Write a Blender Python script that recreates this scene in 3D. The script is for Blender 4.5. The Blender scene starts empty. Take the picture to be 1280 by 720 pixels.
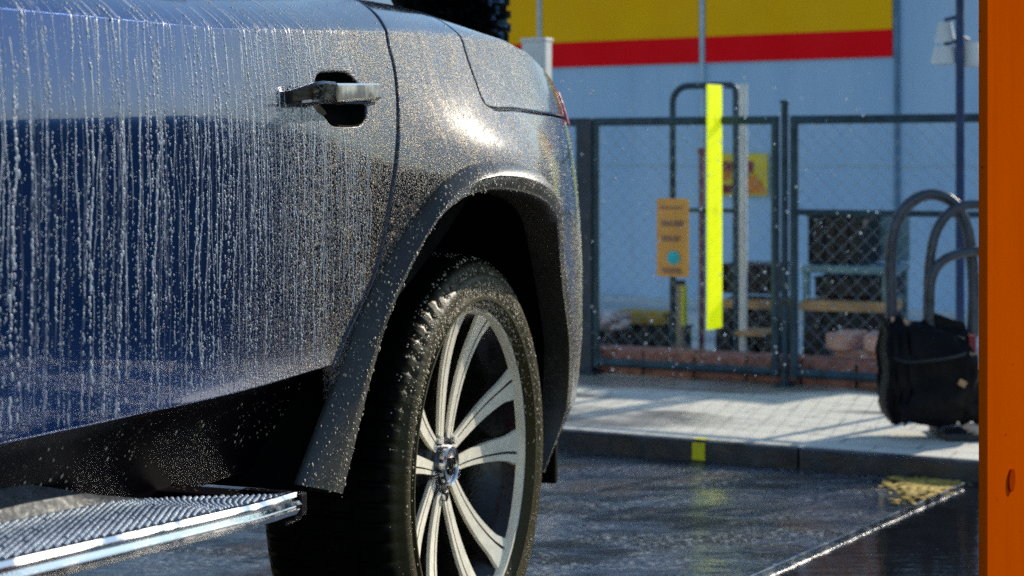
import bpy, bmesh, math, random
import numpy as np
from mathutils import Vector, Matrix
from mathutils.geometry import delaunay_2d_cdt

random.seed(7)
rng = np.random.default_rng(7)
R = math.radians
sc = bpy.context.scene
C = sc.collection

# ------------------------------------------------------------------ camera numbers (calibrated on the photograph)
F, HZ, H = 2200.0, 200.0, 0.93           # focal length and horizon row in 1280-px units, eye height


def at(px, py, Y):
    return Vector(((px - 640) / F * Y, Y, H - (py - HZ) / F * Y))


def gnd(px, py, z=0.0):
    Y = F * (H - z) / (py - HZ)
    return Vector(((px - 640) / F * Y, Y, z))


# ------------------------------------------------------------------ node helpers
class NT:
    def __init__(s, name):
        s.m = bpy.data.materials.new(name)
        s.m.use_nodes = True
        s.t = s.m.node_tree
        s.n = s.t.nodes
        s.n.clear()
        s.out = s.n.new('ShaderNodeOutputMaterial')

    def node(s, typ, **kw):
        n = s.n.new(typ)
        for k, v in kw.items():
            setattr(n, k, v)
        return n

    def put(s, sock, v):
        if v is None:
            return
        if isinstance(v, bpy.types.NodeSocket):
            s.t.links.new(v, sock)
        elif isinstance(v, (tuple, list)):
            if len(v) == 3 and sock.type == 'RGBA':
                v = (*v, 1)
            sock.default_value = v
        else:
            sock.default_value = v

    def coord(s):
        return s.node('ShaderNodeTexCoord').outputs['Object']

    def pos(s):
        return s.node('ShaderNodeNewGeometry').outputs['Position']

    def scaled(s, vec, sc, loc=(0, 0, 0), rot=(0, 0, 0)):
        n = s.node('ShaderNodeMapping')
        s.put(n.inputs['Vector'], vec)
        n.inputs['Scale'].default_value = sc
        n.inputs['Location'].default_value = loc
        n.inputs['Rotation'].default_value = rot
        return n.outputs[0]

    def noise(s, vec, scale, detail=3, rough=.55, dist=0):
        n = s.node('ShaderNodeTexNoise')
        s.put(n.inputs['Vector'], vec)
        n.inputs['Scale'].default_value = scale
        n.inputs['Detail'].default_value = detail
        n.inputs['Roughness'].default_value = rough
        n.inputs['Distortion'].default_value = dist
        return n.outputs['Fac']

    def vor(s, vec, scale, feature='F1', out='Distance', rand=1.0):
        n = s.node('ShaderNodeTexVoronoi', feature=feature)
        s.put(n.inputs['Vector'], vec)
        n.inputs['Scale'].default_value = scale
        n.inputs['Randomness'].default_value = rand
        return n.outputs[out]

    def rng(s, v, a, b, c=0.0, d=1.0, smooth=True):
        n = s.node('ShaderNodeMapRange')
        if smooth:
            n.interpolation_type = 'SMOOTHSTEP'
        s.put(n.inputs['Value'], v)
        n.inputs['From Min'].default_value = a
        n.inputs['From Max'].default_value = b
        n.inputs['To Min'].default_value = c
        n.inputs['To Max'].default_value = d
        return n.outputs[0]

    def math(s, op, a, b=None, c=None):
        n = s.node('ShaderNodeMath', operation=op)
        s.put(n.inputs[0], a)
        if b is not None:
            s.put(n.inputs[1], b)
        if c is not None:
            s.put(n.inputs[2], c)
        return n.outputs[0]

    def mul(s, *a):
        r = a[0]
        for b in a[1:]:
            r = s.math('MULTIPLY', r, b)
        return r

    def mix(s, f, a, b):
        n = s.node('ShaderNodeMix', data_type='RGBA')
        s.put(n.inputs[0], f)
        s.put(n.inputs[6], a)
        s.put(n.inputs[7], b)
        return n.outputs[2]

    def mixf(s, f, a, b):
        n = s.node('ShaderNodeMix', data_type='FLOAT')
        s.put(n.inputs[0], f)
        s.put(n.inputs[2], a)
        s.put(n.inputs[3], b)
        return n.outputs[0]

    def xyz(s, vec):
        n = s.node('ShaderNodeSeparateXYZ')
        s.put(n.inputs[0], vec)
        return n.outputs

    def comb(s, x, y, z):
        n = s.node('ShaderNodeCombineXYZ')
        for i, v in enumerate((x, y, z)):
            s.put(n.inputs[i], v)
        return n.outputs[0]

    def bump(s, h, strength=.3, dist=.01, normal=None):
        n = s.node('ShaderNodeBump')
        s.put(n.inputs['Height'], h)
        s.put(n.inputs['Strength'], strength)
        n.inputs['Distance'].default_value = dist
        if normal is not None:
            s.put(n.inputs['Normal'], normal)
        return n.outputs[0]

    def bsdf(s, **kw):
        n = s.node('ShaderNodeBsdfPrincipled')
        names = dict(color='Base Color', rough='Roughness', metal='Metallic', normal='Normal', coat='Coat Weight',
                     coatr='Coat Roughness', coati='Coat IOR', coatn='Coat Normal', spec='Specular IOR Level', trans='Transmission Weight',
                     ior='IOR', emit='Emission Color', emits='Emission Strength', alpha='Alpha', sss='Subsurface Weight')
        for k, v in kw.items():
            s.put(n.inputs[names[k]], v)
        return n.outputs[0]

    def end(s, sh):
        s.t.links.new(sh, s.out.inputs[0])
        return s.m

    def mixsh(s, f, a, b):
        n = s.node('ShaderNodeMixShader')
        s.put(n.inputs[0], f)
        s.t.links.new(a, n.inputs[1])
        s.t.links.new(b, n.inputs[2])
        return n.outputs[0]


def plain(name, col, rough=.5, metal=0, var=.25, scale=12, bump=.1, bscale=60, bdist=.004, coat=0, spec=.5, wet=0):
    t = NT(name)
    p = t.coord()
    n1 = t.noise(p, scale, 5)
    f = t.rng(n1, .3, .7)
    dark = tuple(c * (1 - var) for c in col)
    lite = tuple(min(1, c * (1 + var)) for c in col)
    colr = t.mix(f, dark, lite)
    n2 = t.noise(p, bscale, 3)
    rr = t.rng(t.noise(p, scale * 1.7, 3), .3, .7, max(.02, rough - .12), min(1, rough + .12))
    nm = t.bump(n2, bump, bdist)
    return t.end(t.bsdf(color=colr, rough=rr, metal=metal, normal=nm, coat=coat, spec=spec))


M = {}


def car_mats():
    # ---- wet metallic paint: rivulets on the front half of the door, a fine mist of drops behind it
    t = NT('wet_paint')
    p = t.coord()
    x, y, z = t.xyz(p)                                   # x = u - 1.5 (rearwards), z = height
    wob = t.math('MULTIPLY', t.math('SUBTRACT', t.noise(t.scaled(p, (3, 0, 5)), 1, 2), .5), .03)
    xs = t.math('ADD', x, wob)
    sv = t.comb(t.math('MULTIPLY', xs, 75), 0, t.math('MULTIPLY', z, 1.4))
    streak = t.rng(t.noise(sv, 1, 2, .6), .56, .70)
    sv2 = t.comb(t.math('MULTIPLY', xs, 210), 0, t.math('MULTIPLY', z, 3.0))
    streak2 = t.rng(t.noise(sv2, 1, 1, .5), .60, .74)
    lump = t.rng(t.noise(t.scaled(p, (260, 260, 110)), 1, 1, .5), .45, .60)
    left = t.rng(x, 1.0, .40)                            # 1 = rivulet zone
    below = t.rng(t.math('SUBTRACT', z, t.mul(x, .058)), 1.086, 1.066)
    st = t.math('MAXIMUM', t.mul(streak, t.mixf(lump, .10, 1)), t.mul(streak2, .35))
    st = t.mul(st, t.mixf(left, .25, 1.0))
    # mist of tiny drops
    v1 = t.vor(p, 400)
    drop1 = t.rng(v1, .50, .18)
    big = t.rng(t.noise(p, 170, 2, .6), .46, .58)
    patch = t.rng(t.noise(t.scaled(p, (14, 14, 5)), 1, 5, .7, .6), .32, .62)
    mistz = t.mul(t.rng(x, .40, .90), t.math('MAXIMUM', t.rng(x, 2.0, 1.62), t.rng(z, .86, .78)), t.mixf(below, .12, 1))
    mist = t.mul(drop1, t.mixf(big, .30, 1), t.mixf(patch, .35, 1), mistz)
    flake = t.noise(p, 900, 1)
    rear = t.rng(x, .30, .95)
    col = t.mix(rear, t.mix(flake, (.007, .036, .150), (.012, .056, .215)), t.mix(flake, (.012, .016, .034), (.020, .026, .052)))  # blue of the reflected sky put into the front base colour
    col = t.mix(t.rng(x, 1.70, 2.0), col, (.05, .09, .22))  # tail corner tinted with the blue of the reflected sky
    hgt = t.math('ADD', t.mul(st, .9), t.mul(drop1, t.mixf(mistz, .0, .8)))
    nm = t.bump(hgt, .45, .0016)
    cn = t.bump(hgt, t.mixf(mistz, .22, .38), .0012)
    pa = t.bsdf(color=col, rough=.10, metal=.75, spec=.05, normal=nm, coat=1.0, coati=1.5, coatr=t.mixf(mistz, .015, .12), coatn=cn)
    # scattering by the drops: part diffuse, part a broad sparkle
    sd = t.mix(mistz, (.50, .58, .70), (.64, .47, .22))  # rear drops tinted warm to carry the scattered sunlight
    df = t.node('ShaderNodeBsdfDiffuse')
    t.put(df.inputs[0], sd)
    t.put(df.inputs['Normal'], cn)
    gl = t.node('ShaderNodeBsdfAnisotropic') if False else t.node('ShaderNodeBsdfGlossy')
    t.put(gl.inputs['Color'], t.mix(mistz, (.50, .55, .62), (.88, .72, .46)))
    t.put(gl.inputs['Roughness'], .34)
    t.put(gl.inputs['Normal'], cn)
    wa = t.mixsh(t.mixf(mistz, .05, .38), df.outputs[0], gl.outputs[0])
    fac = t.math('MINIMUM', t.math('ADD', t.mul(st, .42), t.mul(mist, .84)), .88)
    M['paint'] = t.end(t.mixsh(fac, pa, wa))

    # ---- black plastic cladding with beaded water
    t = NT('wet_cladding')
    p = t.coord()
    d = t.rng(t.vor(p, 210), .42, .10)
    keep = t.rng(t.noise(p, 60, 2), .42, .55)
    dd = t.mul(d, keep)
    nm = t.bump(t.math('ADD', t.mul(dd, 1.0), t.mul(t.noise(p, 700, 2), .25)), .35, .0014)
    c = t.mix(t.mul(dd, .12), (.040, .039, .034), (.50, .47, .37))
    M['clad'] = t.end(t.bsdf(color=c, rough=t.mixf(dd, .30, .26), normal=nm, spec=.6))

    t = NT('sill_plastic')
    p = t.coord()
    d = t.rng(t.vor(t.scaled(p, (1, 1, .7)), 120), .30, .08)
    keep = t.rng(t.noise(p, 25, 3), .52, .62)
    dd = t.mul(d, keep)
    nm = t.bump(t.math('ADD', t.mul(dd, .25), t.mul(t.noise(p, 40, 3), .4)), .10, .002)
    M['sill'] = t.end(t.bsdf(color=t.mix(t.mul(dd, .5), (.004, .003, .006), (.45, .36, .25)), rough=.40, normal=nm, spec=.10))

    # ---- tyre rubber
    t = NT('wet_rubber')
    p = t.coord()
    d = t.rng(t.vor(p, 190), .40, .10)
    keep = t.rng(t.noise(p, 45, 2), .45, .6)
    dd = t.mul(d, keep)
    nm = t.bump(t.math('ADD', dd, t.mul(t.noise(p, 300, 2), .3)), .6, .0022)
    px_, py_, pz_ = t.xyz(p)
    rad_ = t.math('SQRT', t.math('ADD', t.mul(px_, px_), t.mul(pz_, pz_)))
    side_ = t.rng(rad_, .372, .360)
    c = t.mix(t.mul(dd, .10, side_), t.mix(side_, (.004, .004, .004), (.055, .047, .018)), (.42, .40, .28))  # sunlit sidewall tone and shaded tread black put into the rubber colour
    M['rubber'] = t.end(t.bsdf(color=c, rough=t.mixf(dd, .42, .2), normal=nm, spec=t.mixf(side_, .05, .22)))

    M['liner'] = plain('arch_liner', (.004, .004, .004), .9, var=.4, spec=.1)
    M['alloy'] = plain('machined_alloy', (.95, .89, .74), .40, .10, var=.08, scale=30, bump=.08, bscale=400, bdist=.001)
    M['alloy_dark'] = plain('black_alloy', (.010, .009, .008), .25, 0, var=.4, scale=40, bump=.15, bscale=160, spec=.5)
    M['disc'] = plain('brake_disc', (.05, .035, .02), .55, .6, var=.5, scale=30)
    M['chrome'] = plain('wet_chrome', (.75, .76, .77), .12, 1, var=.06, bump=.12, bscale=220, bdist=.001)
    M['black_gloss'] = plain('black_gloss_plastic', (.006, .006, .007), .15, 0, var=.3, bump=.1, bscale=150)
    t = NT('car_glass')
    M['glass'] = t.end(t.bsdf(color=(.012, .015, .02), rough=.04, spec=.7, normal=t.bump(t.vor(t.coord(), 160), .15, .001)))
    t = NT('lamp_lens')
    M['lens'] = t.end(t.bsdf(color=(.35, .008, .012), rough=.12, coat=1, normal=t.bump(t.vor(t.coord(), 90), .25, .002)))

    # ---- step pad
    t = NT('step_pad')
    p = t.coord()
    v = t.vor(t.scaled(p, (1, 1.5, 0)), 120, rand=.35)
    nub = t.rng(v, .5, .15)
    nm = t.bump(t.math('ADD', nub, t.mul(t.noise(p, 200, 2), .4)), .5, .0012)
    c = t.mix(t.mul(nub, .6), (.025, .05, .11), (.22, .28, .36))
    M['pad'] = t.end(t.bsdf(color=c, rough=.30, metal=.25, normal=nm))

    M['nub'] = plain('grip_nubs', (.50, .58, .68), .28, .1, var=.12, scale=200, bump=.1)
    M['step_face'] = plain('step_face_plastic', (.045, .055, .07), .55, var=.4, scale=60, bump=.3, bscale=200, spec=.3)
    M['handle_chrome'] = plain('satin_chrome', (.90, .89, .84), .18, .8, var=.03, bump=.02, bscale=20)
    # ---- water beads lying on the paint
    t = NT('water_beads')
    M['drop'] = t.end(t.bsdf(color=(.50, .58, .70), rough=.24, spec=.5, trans=.35, ior=1.33))
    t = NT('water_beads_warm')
    M['dropw'] = t.end(t.bsdf(color=(.72, .63, .46), rough=.34, spec=.5, trans=.2, ior=1.33))  # sunlight's warmth put into the water colour


car_mats()

# ------------------------------------------------------------------ mesh helpers


def link(name, me, mat, parent=None):
    o = bpy.data.objects.new(name, me)
    C.objects.link(o)
    mats = mat if isinstance(mat, (list, tuple)) else [mat]
    for m in mats:
        me.materials.append(m)
    if parent is not None:
        o.parent = parent
    return o


def thing(name, label, cat, loc=(0, 0, 0), rz=0, group=None):
    o = bpy.data.objects.new(name, None)
    o.empty_display_size = .1
    C.objects.link(o)
    o.location = loc
    o.rotation_euler = (0, 0, rz)
    return tag(o, label, cat, group)


def tag(o, label, cat, group=None):
    o['label'] = label
    o['category'] = cat
    if group:
        o['group'] = group
    return o


def obj(name, bm, mat, parent=None, smooth=False, bevel=0):
    if bevel:
        bmesh.ops.bevel(bm, geom=[e for e in bm.edges if len(e.link_faces) == 2 and e.calc_face_angle() > .6],
                        offset=bevel, segments=2, affect='EDGES', profile=.6)
    bmesh.ops.recalc_face_normals(bm, faces=bm.faces)
    me = bpy.data.meshes.new(name)
    bm.to_mesh(me)
    bm.free()
    if smooth:
        for p in me.polygons:
            p.use_smooth = True
        me.set_sharp_from_angle(angle=R(38))
    return link(name, me, mat, parent)


def box(bm, c, s, rot=None, mi=0):
    m = Matrix.Translation(c) @ (rot.to_4x4() if rot is not None else Matrix.Identity(4)) @ Matrix.Diagonal((*s, 1))
    r = bmesh.ops.create_cube(bm, size=1, matrix=m)
    if mi:
        for v in r['verts']:
            for f in v.link_faces:
                f.material_index = mi
    return bm


def tube(bm, pts, rad, seg=12, cap=True):
    pts = [Vector(p) for p in pts]
    rad = rad if isinstance(rad, (list, tuple)) else [rad] * len(pts)
    rings = []
    up = None
    for i, p in enumerate(pts):
        d = (pts[min(i + 1, len(pts) - 1)] - pts[max(i - 1, 0)]).normalized()
        if up is None:
            up = Vector((0, 0, 1)) if abs(d.z) < .9 else Vector((1, 0, 0))
        a = d.cross(up).normalized()
        b = a.cross(d).normalized()
        up = b
        rings.append([bm.verts.new(p + (a * math.cos(k * 2 * math.pi / seg) + b * math.sin(k * 2 * math.pi / seg)) * rad[i]) for k in range(seg)])
    for r0, r1 in zip(rings, rings[1:]):
        for k in range(seg):
            bm.faces.new((r0[k], r0[(k + 1) % seg], r1[(k + 1) % seg], r1[k]))
    if cap:
        bm.faces.new(rings[0][::-1])
        bm.faces.new(rings[-1])
    return bm


def spline(pts, n=10):
    pts = [Vector(p) for p in pts]
    P = [pts[0] * 2 - pts[1]] + pts + [pts[-1] * 2 - pts[-2]]
    out = []
    for i in range(1, len(P) - 2):
        a, b, c, d = P[i - 1:i + 3]
        for k in range(n):
            t = k / n
            out.append(.5 * ((2 * b) + (c - a) * t + (2 * a - 5 * b + 4 * c - d) * t * t + (3 * b - a - 3 * c + d) * t ** 3))
    out.append(pts[-1])
    return out


def fast_mesh(name, V, faces_list, mat, parent, smooth=True):
    """V (n,3); faces_list: list of (m,k) index arrays"""
    me = bpy.data.meshes.new(name)
    V = np.ascontiguousarray(V, dtype=np.float32)
    me.vertices.add(len(V))
    me.vertices.foreach_set('co', V.ravel())
    loops = np.concatenate([f.ravel() for f in faces_list]).astype(np.int32)
    tot = np.concatenate([np.full(len(f), f.shape[1]) for f in faces_list])
    start = np.concatenate([[0], np.cumsum(tot)[:-1]]).astype(np.int32)
    me.loops.add(len(loops))
    me.loops.foreach_set('vertex_index', loops)
    me.polygons.add(len(tot))
    me.polygons.foreach_set('loop_start', start)
    me.polygons.foreach_set('use_smooth', np.full(len(tot), smooth))
    me.update(calc_edges=True)
    me.validate()
    return link(name, me, mat, parent)


# ------------------------------------------------------------------ the car's surface
CA = R(20)
rv = np.array([math.sin(CA), math.cos(CA)])          # rearward along the car
nv = np.array([math.cos(CA), -math.sin(CA)])         # outward from the side we see
DIST = 1.12
UO, WO = 1.5, -.95
car = thing('parked_car', 'dark blue car with its rear door and wheel covered in water drops and foam runs', 'car',
            tuple(rv * UO + nv * (WO - DIST)) + (0,), R(90) - CA)


def loc(u, w, z):
    return np.stack([np.asarray(u) - UO, -(np.asarray(w) - WO), np.asarray(z) + 0 * np.asarray(u)], -1)


def L(u, w, z):
    return Vector((u - UO, -(w - WO), z))


def smooth01(x, a, b):
    t = np.clip((x - a) / (b - a), 0, 1)
    return t * t * (3 - 2 * t)


ZC_S = [0, 1.5, 2.0, 2.6, 3.0, 3.25, 3.4, 3.5, 3.7, 4.2]
ZC_Z = [1.08, 1.088, 1.10, 1.137, 1.15, 1.155, 1.14, 1.115, 1.08, 1.08]
S0, SL, SA = 3.39, .50, .30
S1 = S0 + SL * math.pi / 2
TH0 = R(30)


def surf(s, v):
    """car side skin: s runs rearwards and round the corner, v runs up and over the shoulder"""
    s = np.asarray(s, float)
    v = np.asarray(v, float)
    ph = np.clip((s - S0) / SL, 0, math.pi / 2)
    u = np.where(s < S0, s, S0 + SL * np.sin(ph))
    dw = -SA * (1 - np.cos(ph)) - np.clip(s - S1, 0, None)
    u = u - .02 * np.clip(s - S1, 0, None) * 0 + .05 * np.clip(s - S1, 0, .6)
    zc = np.interp(s, ZC_S, ZC_Z)
    b = np.interp(s, [0, 2.6, 2.85, 3.0, 3.3, 3.5, 4.2], [.085, .075, .058, .042, .012, .03, .05])
    a = np.interp(s, [0, 2.4, 2.9, 3.3, 4.2], [.25, .25, .13, .10, .10])
    over = np.clip((v - zc) / .2, 0, 1)
    th = TH0 + over * (math.pi / 2 - TH0)
    z = np.where(v <= zc, v, zc + b * (np.sin(th) - math.sin(TH0)) / (1 - math.sin(TH0)))
    wv = np.where(v > .90, -np.interp(s, [1.9, 2.8], [.30, .58]) * (np.minimum(v, zc) - .90) ** 2, -.035 * (.90 - v) ** 2)
    wv = wv - np.where(v > zc, a * (math.cos(TH0) - np.cos(th)), 0)
    wv = wv - np.clip(v - zc - .2, 0, None)
    bul = .085 * np.exp(-((u - 2.96) / np.where(u < 2.96, .38, .34)) ** 2) * np.exp(-((z - .89) / np.where(z > .89, .13, .36)) ** 2)
    dl = np.interp(z, [.2, .27, .35, .45, .55, .7, .8, .9, 1.0, 1.06, 1.1, 1.2], [-.12, -.085, -.05, -.02, 0, -.01, -.03, -.055, -.09, -.12, -.15, -.2])
    u = u + dl * smooth01(s, 2.9, 3.55)
    low = -.35 * np.clip(.42 - z, 0, None) * smooth01(s, 3.2, 3.6)
    return u, wv + dw + bul + low, z


def P3(s, v, off=0.0):
    p = loc(*surf(s, v))
    if np.any(off):
        p = p + N3(s, v) * np.asarray(off)[..., None]
    return p


def N3(s, v):
    e = 2e-4
    a = loc(*surf(np.asarray(s) + e, v)) - loc(*surf(np.asarray(s) - e, v))
    b = loc(*surf(s, np.asarray(v) + e)) - loc(*surf(s, np.asarray(v) - e))
    n = np.cross(a, b)
    n = n / (np.linalg.norm(n, axis=-1, keepdims=True) + 1e-12)
    return n


if N3(np.array(2.0), np.array(.9))[1] > 0:
    _N3 = N3

    def N3(s, v):
        return -_N3(s, v)


def proj_uwz(u, w, z):
    X = rv[0] * u + nv[0] * (w - DIST)
    Y = rv[1] * u + nv[1] * (w - DIST)
    return 640 + F * X / Y, HZ + F * (H - z) / Y


def proj(s, v, off=0.0):
    u, w, z = surf(s, v)
    return proj_uwz(u, w + off, z)


def inv(px, py, off=0.0):
    """the point (s, v) of the skin seen at a place in the photograph"""
    s, v = 2.3, .85
    a = CA - math.atan((px - 640) / F)
    s = min(DIST / math.tan(max(a, .05)), 3.5)
    Y = rv[1] * s - nv[1] * DIST
    v = H - (py - HZ) / F * Y
    for _ in range(40):
        x, y = proj(s, v, off)
        e = 1e-4
        xs, ys = proj(s + e, v, off)
        xv, yv = proj(s, v + e, off)
        J = np.array([[(xs - x) / e, (xv - x) / e], [(ys - y) / e, (yv - y) / e]])
        try:
            d = np.linalg.solve(J, [px - x, py - y])
        except np.linalg.LinAlgError:
            break
        d = np.clip(d, -.06, .06)
        s += float(d[0]) * .8
        v += float(d[1]) * .8
    return s, v


def path(pix, n=8, off=0.0):
    q = [inv(*p, off) for p in pix]
    return [(p.x, p.y) for p in spline([(a, b, 0) for a, b in q], n)]


def dens(poly, step=.012):
    out = []
    for (a, b), (c, d) in zip(poly, poly[1:] + poly[:1]):
        k = max(1, int(math.hypot(c - a, d - b) / step))
        for i in range(k):
            out.append((a + (c - a) * i / k, b + (d - b) * i / k))
    return out


def inside(pts, poly):
    x, y = pts[:, 0], pts[:, 1]
    r = np.zeros(len(pts), bool)
    n = len(poly)
    for i in range(n):
        x0, y0 = poly[i]
        x1, y1 = poly[(i + 1) % n]
        c = ((y0 > y) != (y1 > y)) & (x < (x1 - x0) * (y - y0) / ((y1 - y0) or 1e-12) + x0)
        r ^= c
    return r


def offset_poly(poly, d):
    """shrink a polygon by d"""
    n = len(poly)
    area = sum(poly[i][0] * poly[(i + 1) % n][1] - poly[(i + 1) % n][0] * poly[i][1] for i in range(n))
    sg = 1 if area > 0 else -1
    out = []
    for i in range(n):
        a, b, c = poly[i - 1], poly[i], poly[(i + 1) % n]
        tx, ty = c[0] - a[0], c[1] - a[1]
        l = math.hypot(tx, ty) or 1
        out.append((b[0] - sg * ty / l * d, b[1] + sg * tx / l * d))
    return out


def panel(name, poly, mat, holes=(), off=0.0, grid=.012, flange=.02, parent=None, lip=.0025, normal=True):
    poly = dens(poly, grid)
    hs = [dens(h, .004) for h in holes]
    loops = [poly] + hs
    rings = []
    for i, lp in enumerate(loops):
        rings.append(offset_poly(lp, lip if i == 0 else -lip))
    pts, edges = [], []
    for lp in rings:
        k = len(pts)
        pts += lp
        edges += [(k + i, k + (i + 1) % len(lp)) for i in range(len(lp))]
    nb = len(pts)
    A = np.array(rings[0])
    gx, gy = np.meshgrid(np.arange(A[:, 0].min(), A[:, 0].max(), grid), np.arange(A[:, 1].min(), A[:, 1].max(), grid))
    g = np.stack([gx.ravel(), gy.ravel()], 1)
    ok = inside(g, offset_poly(rings[0], grid * .45)) & (np.abs(g[:, 1] - np.interp(g[:, 0], ZC_S, ZC_Z)) > .006)
    for h in rings[1:]:
        ok &= ~inside(g, offset_poly(h, -grid * .45))
    pts += [tuple(p) for p in g[ok]]
    # two close rows of points keep the shoulder crease crisp
    lo_, hi_ = A[:, 0].min(), A[:, 0].max()
    cs = np.arange(lo_, hi_, .008)
    zc_l = np.interp(cs, ZC_S, ZC_Z)
    for dz in (-.0012, .0004):
        cr = np.stack([cs, zc_l + dz], 1)
        kc = inside(cr, offset_poly(rings[0], grid * .3))
        for h in rings[1:]:
            kc &= ~inside(cr, offset_poly(h, -grid * .3))
        pts += [tuple(p_) for p_ in cr[kc]]
    vo, eo, fo, *_ = delaunay_2d_cdt([Vector(p) for p in pts], edges, [], 0, 1e-7)
    vo = np.array([tuple(p) for p in vo])
    fo = np.array([f for f in fo])
    cen = vo[fo].mean(1)
    ok = inside(cen, rings[0])
    for h in rings[1:]:
        ok &= ~inside(cen, h)
    fo = fo[ok]
    V = P3(vo[:, 0], vo[:, 1], np.full(len(vo), off) if off else 0.0)
    N = N3(vo[:, 0], vo[:, 1])
    # orientation
    fn = np.cross(V[fo[:, 1]] - V[fo[:, 0]], V[fo[:, 2]] - V[fo[:, 0]])
    flip = (fn * N[fo[:, 0]]).sum(1) < 0
    fo[flip] = fo[flip][:, ::-1]
    faces = [tuple(f) for f in fo]
    VV, NN = [V], [N]
    base = len(V)
    for i, (lp, rg) in enumerate(zip(loops, rings)):
        a, b = np.array(lp), np.array(rg)
        p0 = P3(b[:, 0], b[:, 1], np.full(len(b), off))
        n0 = N3(b[:, 0], b[:, 1])
        p1 = P3(a[:, 0], a[:, 1], np.full(len(a), off - lip))
        n1 = N3(a[:, 0], a[:, 1])
        p2 = p1 - n1 * flange
        d = p1 - p0
        o = d - n1 * (d * n1).sum(1, keepdims=True)
        o = o / (np.linalg.norm(o, axis=1, keepdims=True) + 1e-9)
        n = len(lp)
        nn1 = n1 + o
        nn1 /= np.linalg.norm(nn1, axis=1, keepdims=True)
        VV += [p0, p1, p2]
        NN += [n0, nn1, o]
        for r in range(2):
            for k in range(n):
                q = [base + r * n + k, base + r * n + (k + 1) % n, base + (r + 1) * n + (k + 1) % n, base + (r + 1) * n + k]
                faces.append(tuple(q))
        base += 3 * n
    V = np.concatenate(VV)
    N = np.concatenate(NN)
    ff = []
    for f in faces:
        if len(f) == 4:
            nrm = np.cross(V[f[1]] - V[f[0]], V[f[2]] - V[f[0]])
            if (nrm * (N[f[0]] + N[f[2]])).sum() < 0:
                f = f[::-1]
        ff.append(f)
    me = bpy.data.meshes.new(name)
    me.from_pydata([tuple(v) for v in V], [], [tuple(int(i) for i in f) for f in ff])
    for p in me.polygons:
        p.use_smooth = True
    me.update()
    me.normals_split_custom_set_from_vertices([tuple(n) for n in N])
    return link(name, me, mat, parent or car)


# ---- lines of the photograph carried onto the skin
shut = path([(440, -14), (466, 14), (484, 46), (493, 85), (497, 120), (498, 160), (495, 205), (488, 250), (480, 298), (469, 340), (455, 374), (440, 404), (428, 432), (417, 457)], 6)
sill_line = path([(417, 457), (300, 491), (150, 524), (0, 556)], 4)
trim_out_l = path([(372, 606), (401, 529), (425, 467), (448, 400), (470, 352), (498, 302), (526, 262), (552, 229), (586, 206), (612, 201)], 5)
trim_in_l = path([(430, 617), (443, 564), (463, 480), (485, 404), (510, 345), (534, 298), (557, 267), (586, 246), (615, 238)], 5, .028)
WU, WZ, WR = 2.953, .378, .383                      # rear wheel


def arc(cx, cz, rx, rz, a0, a1, n=24):
    return [(cx + rx * math.cos(R(a0 + (a1 - a0) * i / n)), cz + rz * math.sin(R(a0 + (a1 - a0) * i / n))) for i in range(n + 1)]


ti = trim_in_l[-1]
to = trim_out_l[-1]
trim_in_r = arc(ti[0], WZ + .03, 3.44 - ti[0], ti[1] - WZ - .03, 90, 0)[1:] + [(3.44, .36), (3.425, .30)]
trim_out_r = arc(to[0], WZ + .03, 3.495 - to[0], to[1] - WZ - .03, 90, 0)[1:] + [(3.495, .36), (3.485, .30)]
trim_in = trim_in_l + trim_in_r
trim_out = trim_out_l + trim_out_r
SE = S1 + .62                                       # middle of the tail
tg_left = path([(566, 22), (573, 42), (585, 72), (597, 105), (606, 127), (618, 133.5), (640, 134)], 6)
vt = tg_left[-1][1]
tg_low = [(3.4, vt - .004), (3.7, vt - .01), (SE, vt - .01)]
G = .0045


def shift(pl, d):
    return [(a + d, b) for a, b in pl]


VM = 1.33
# door
door_poly = shift(shut, -G) + sill_line[1:] + [(1.36, sill_line[-1][1] + .002), (1.36, VM), (shut[0][0] - .03, VM)]
hole = [inv(*p) for p in [(395, 99), (398, 93), (407, 90), (430, 90), (438, 94), (447, 104), (454, 114), (458, 128), (458, 147), (453, 155), (445, 158),
                          (421, 158), (412, 153), (405, 144), (396, 138), (392, 125), (392, 110)]]
hole = [(p.x, p.y) for p in spline([(a, b, 0) for a, b in hole + hole[:1]], 3)][:-1]
door = panel('rear_door', door_poly, M['paint'], holes=[hole])
# quarter panel
mid_l = [((a[0] * .4 + b[0] * .6), (a[1] * .4 + b[1] * .6)) for a, b in zip([trim_in[int(i * (len(trim_in) - 1) / 60)] for i in range(61)], [trim_out[int(i * (len(trim_out) - 1) / 60)] for i in range(61)])]
q_poly = shift([p for p in shut], G) + [(shut[-1][0] + .008, shut[-1][1] - .01)] + [p for p in mid_l if p[0] > shut[-1][0] + .012] + \
    [(3.6, .30), (S1, .30), (SE, .30), (SE, vt - .016)] + [(3.7, vt - .016), (3.4, vt - .010)] + [(a - .002, b - .006) for a, b in tg_left[::-1][:8]] + \
    [(a - .007, b - .001) for a, b in tg_left[::-1][8:]] + [(tg_left[0][0] - .03, VM), (shut[0][0] - .02, VM)]
quarter = panel('quarter_panel', q_poly, M['paint'])
tail_poly = tg_left + tg_low + [(SE, VM), (tg_left[0][0] - .02, VM)]
tailgate = panel('tailgate', tail_poly, M['paint'])
# front door and wing ahead of it (beside and behind the camera)
zb = sill_line[-1][1] + .002
panel('front_door', [(1.351, VM), (.32, VM), (.32, zb), (1.351, zb)], M['paint'], grid=.05)
wing = [(.311, VM), (-.9, VM), (-.9, .35), (-.42, .35)] + [(.1 + .50 * math.cos(R(a)), WZ + .50 * math.sin(R(a))) for a in range(176, 0, -8)] + [(.311, .84)]
panel('front_wing', wing, M['paint'], grid=.05)
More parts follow.
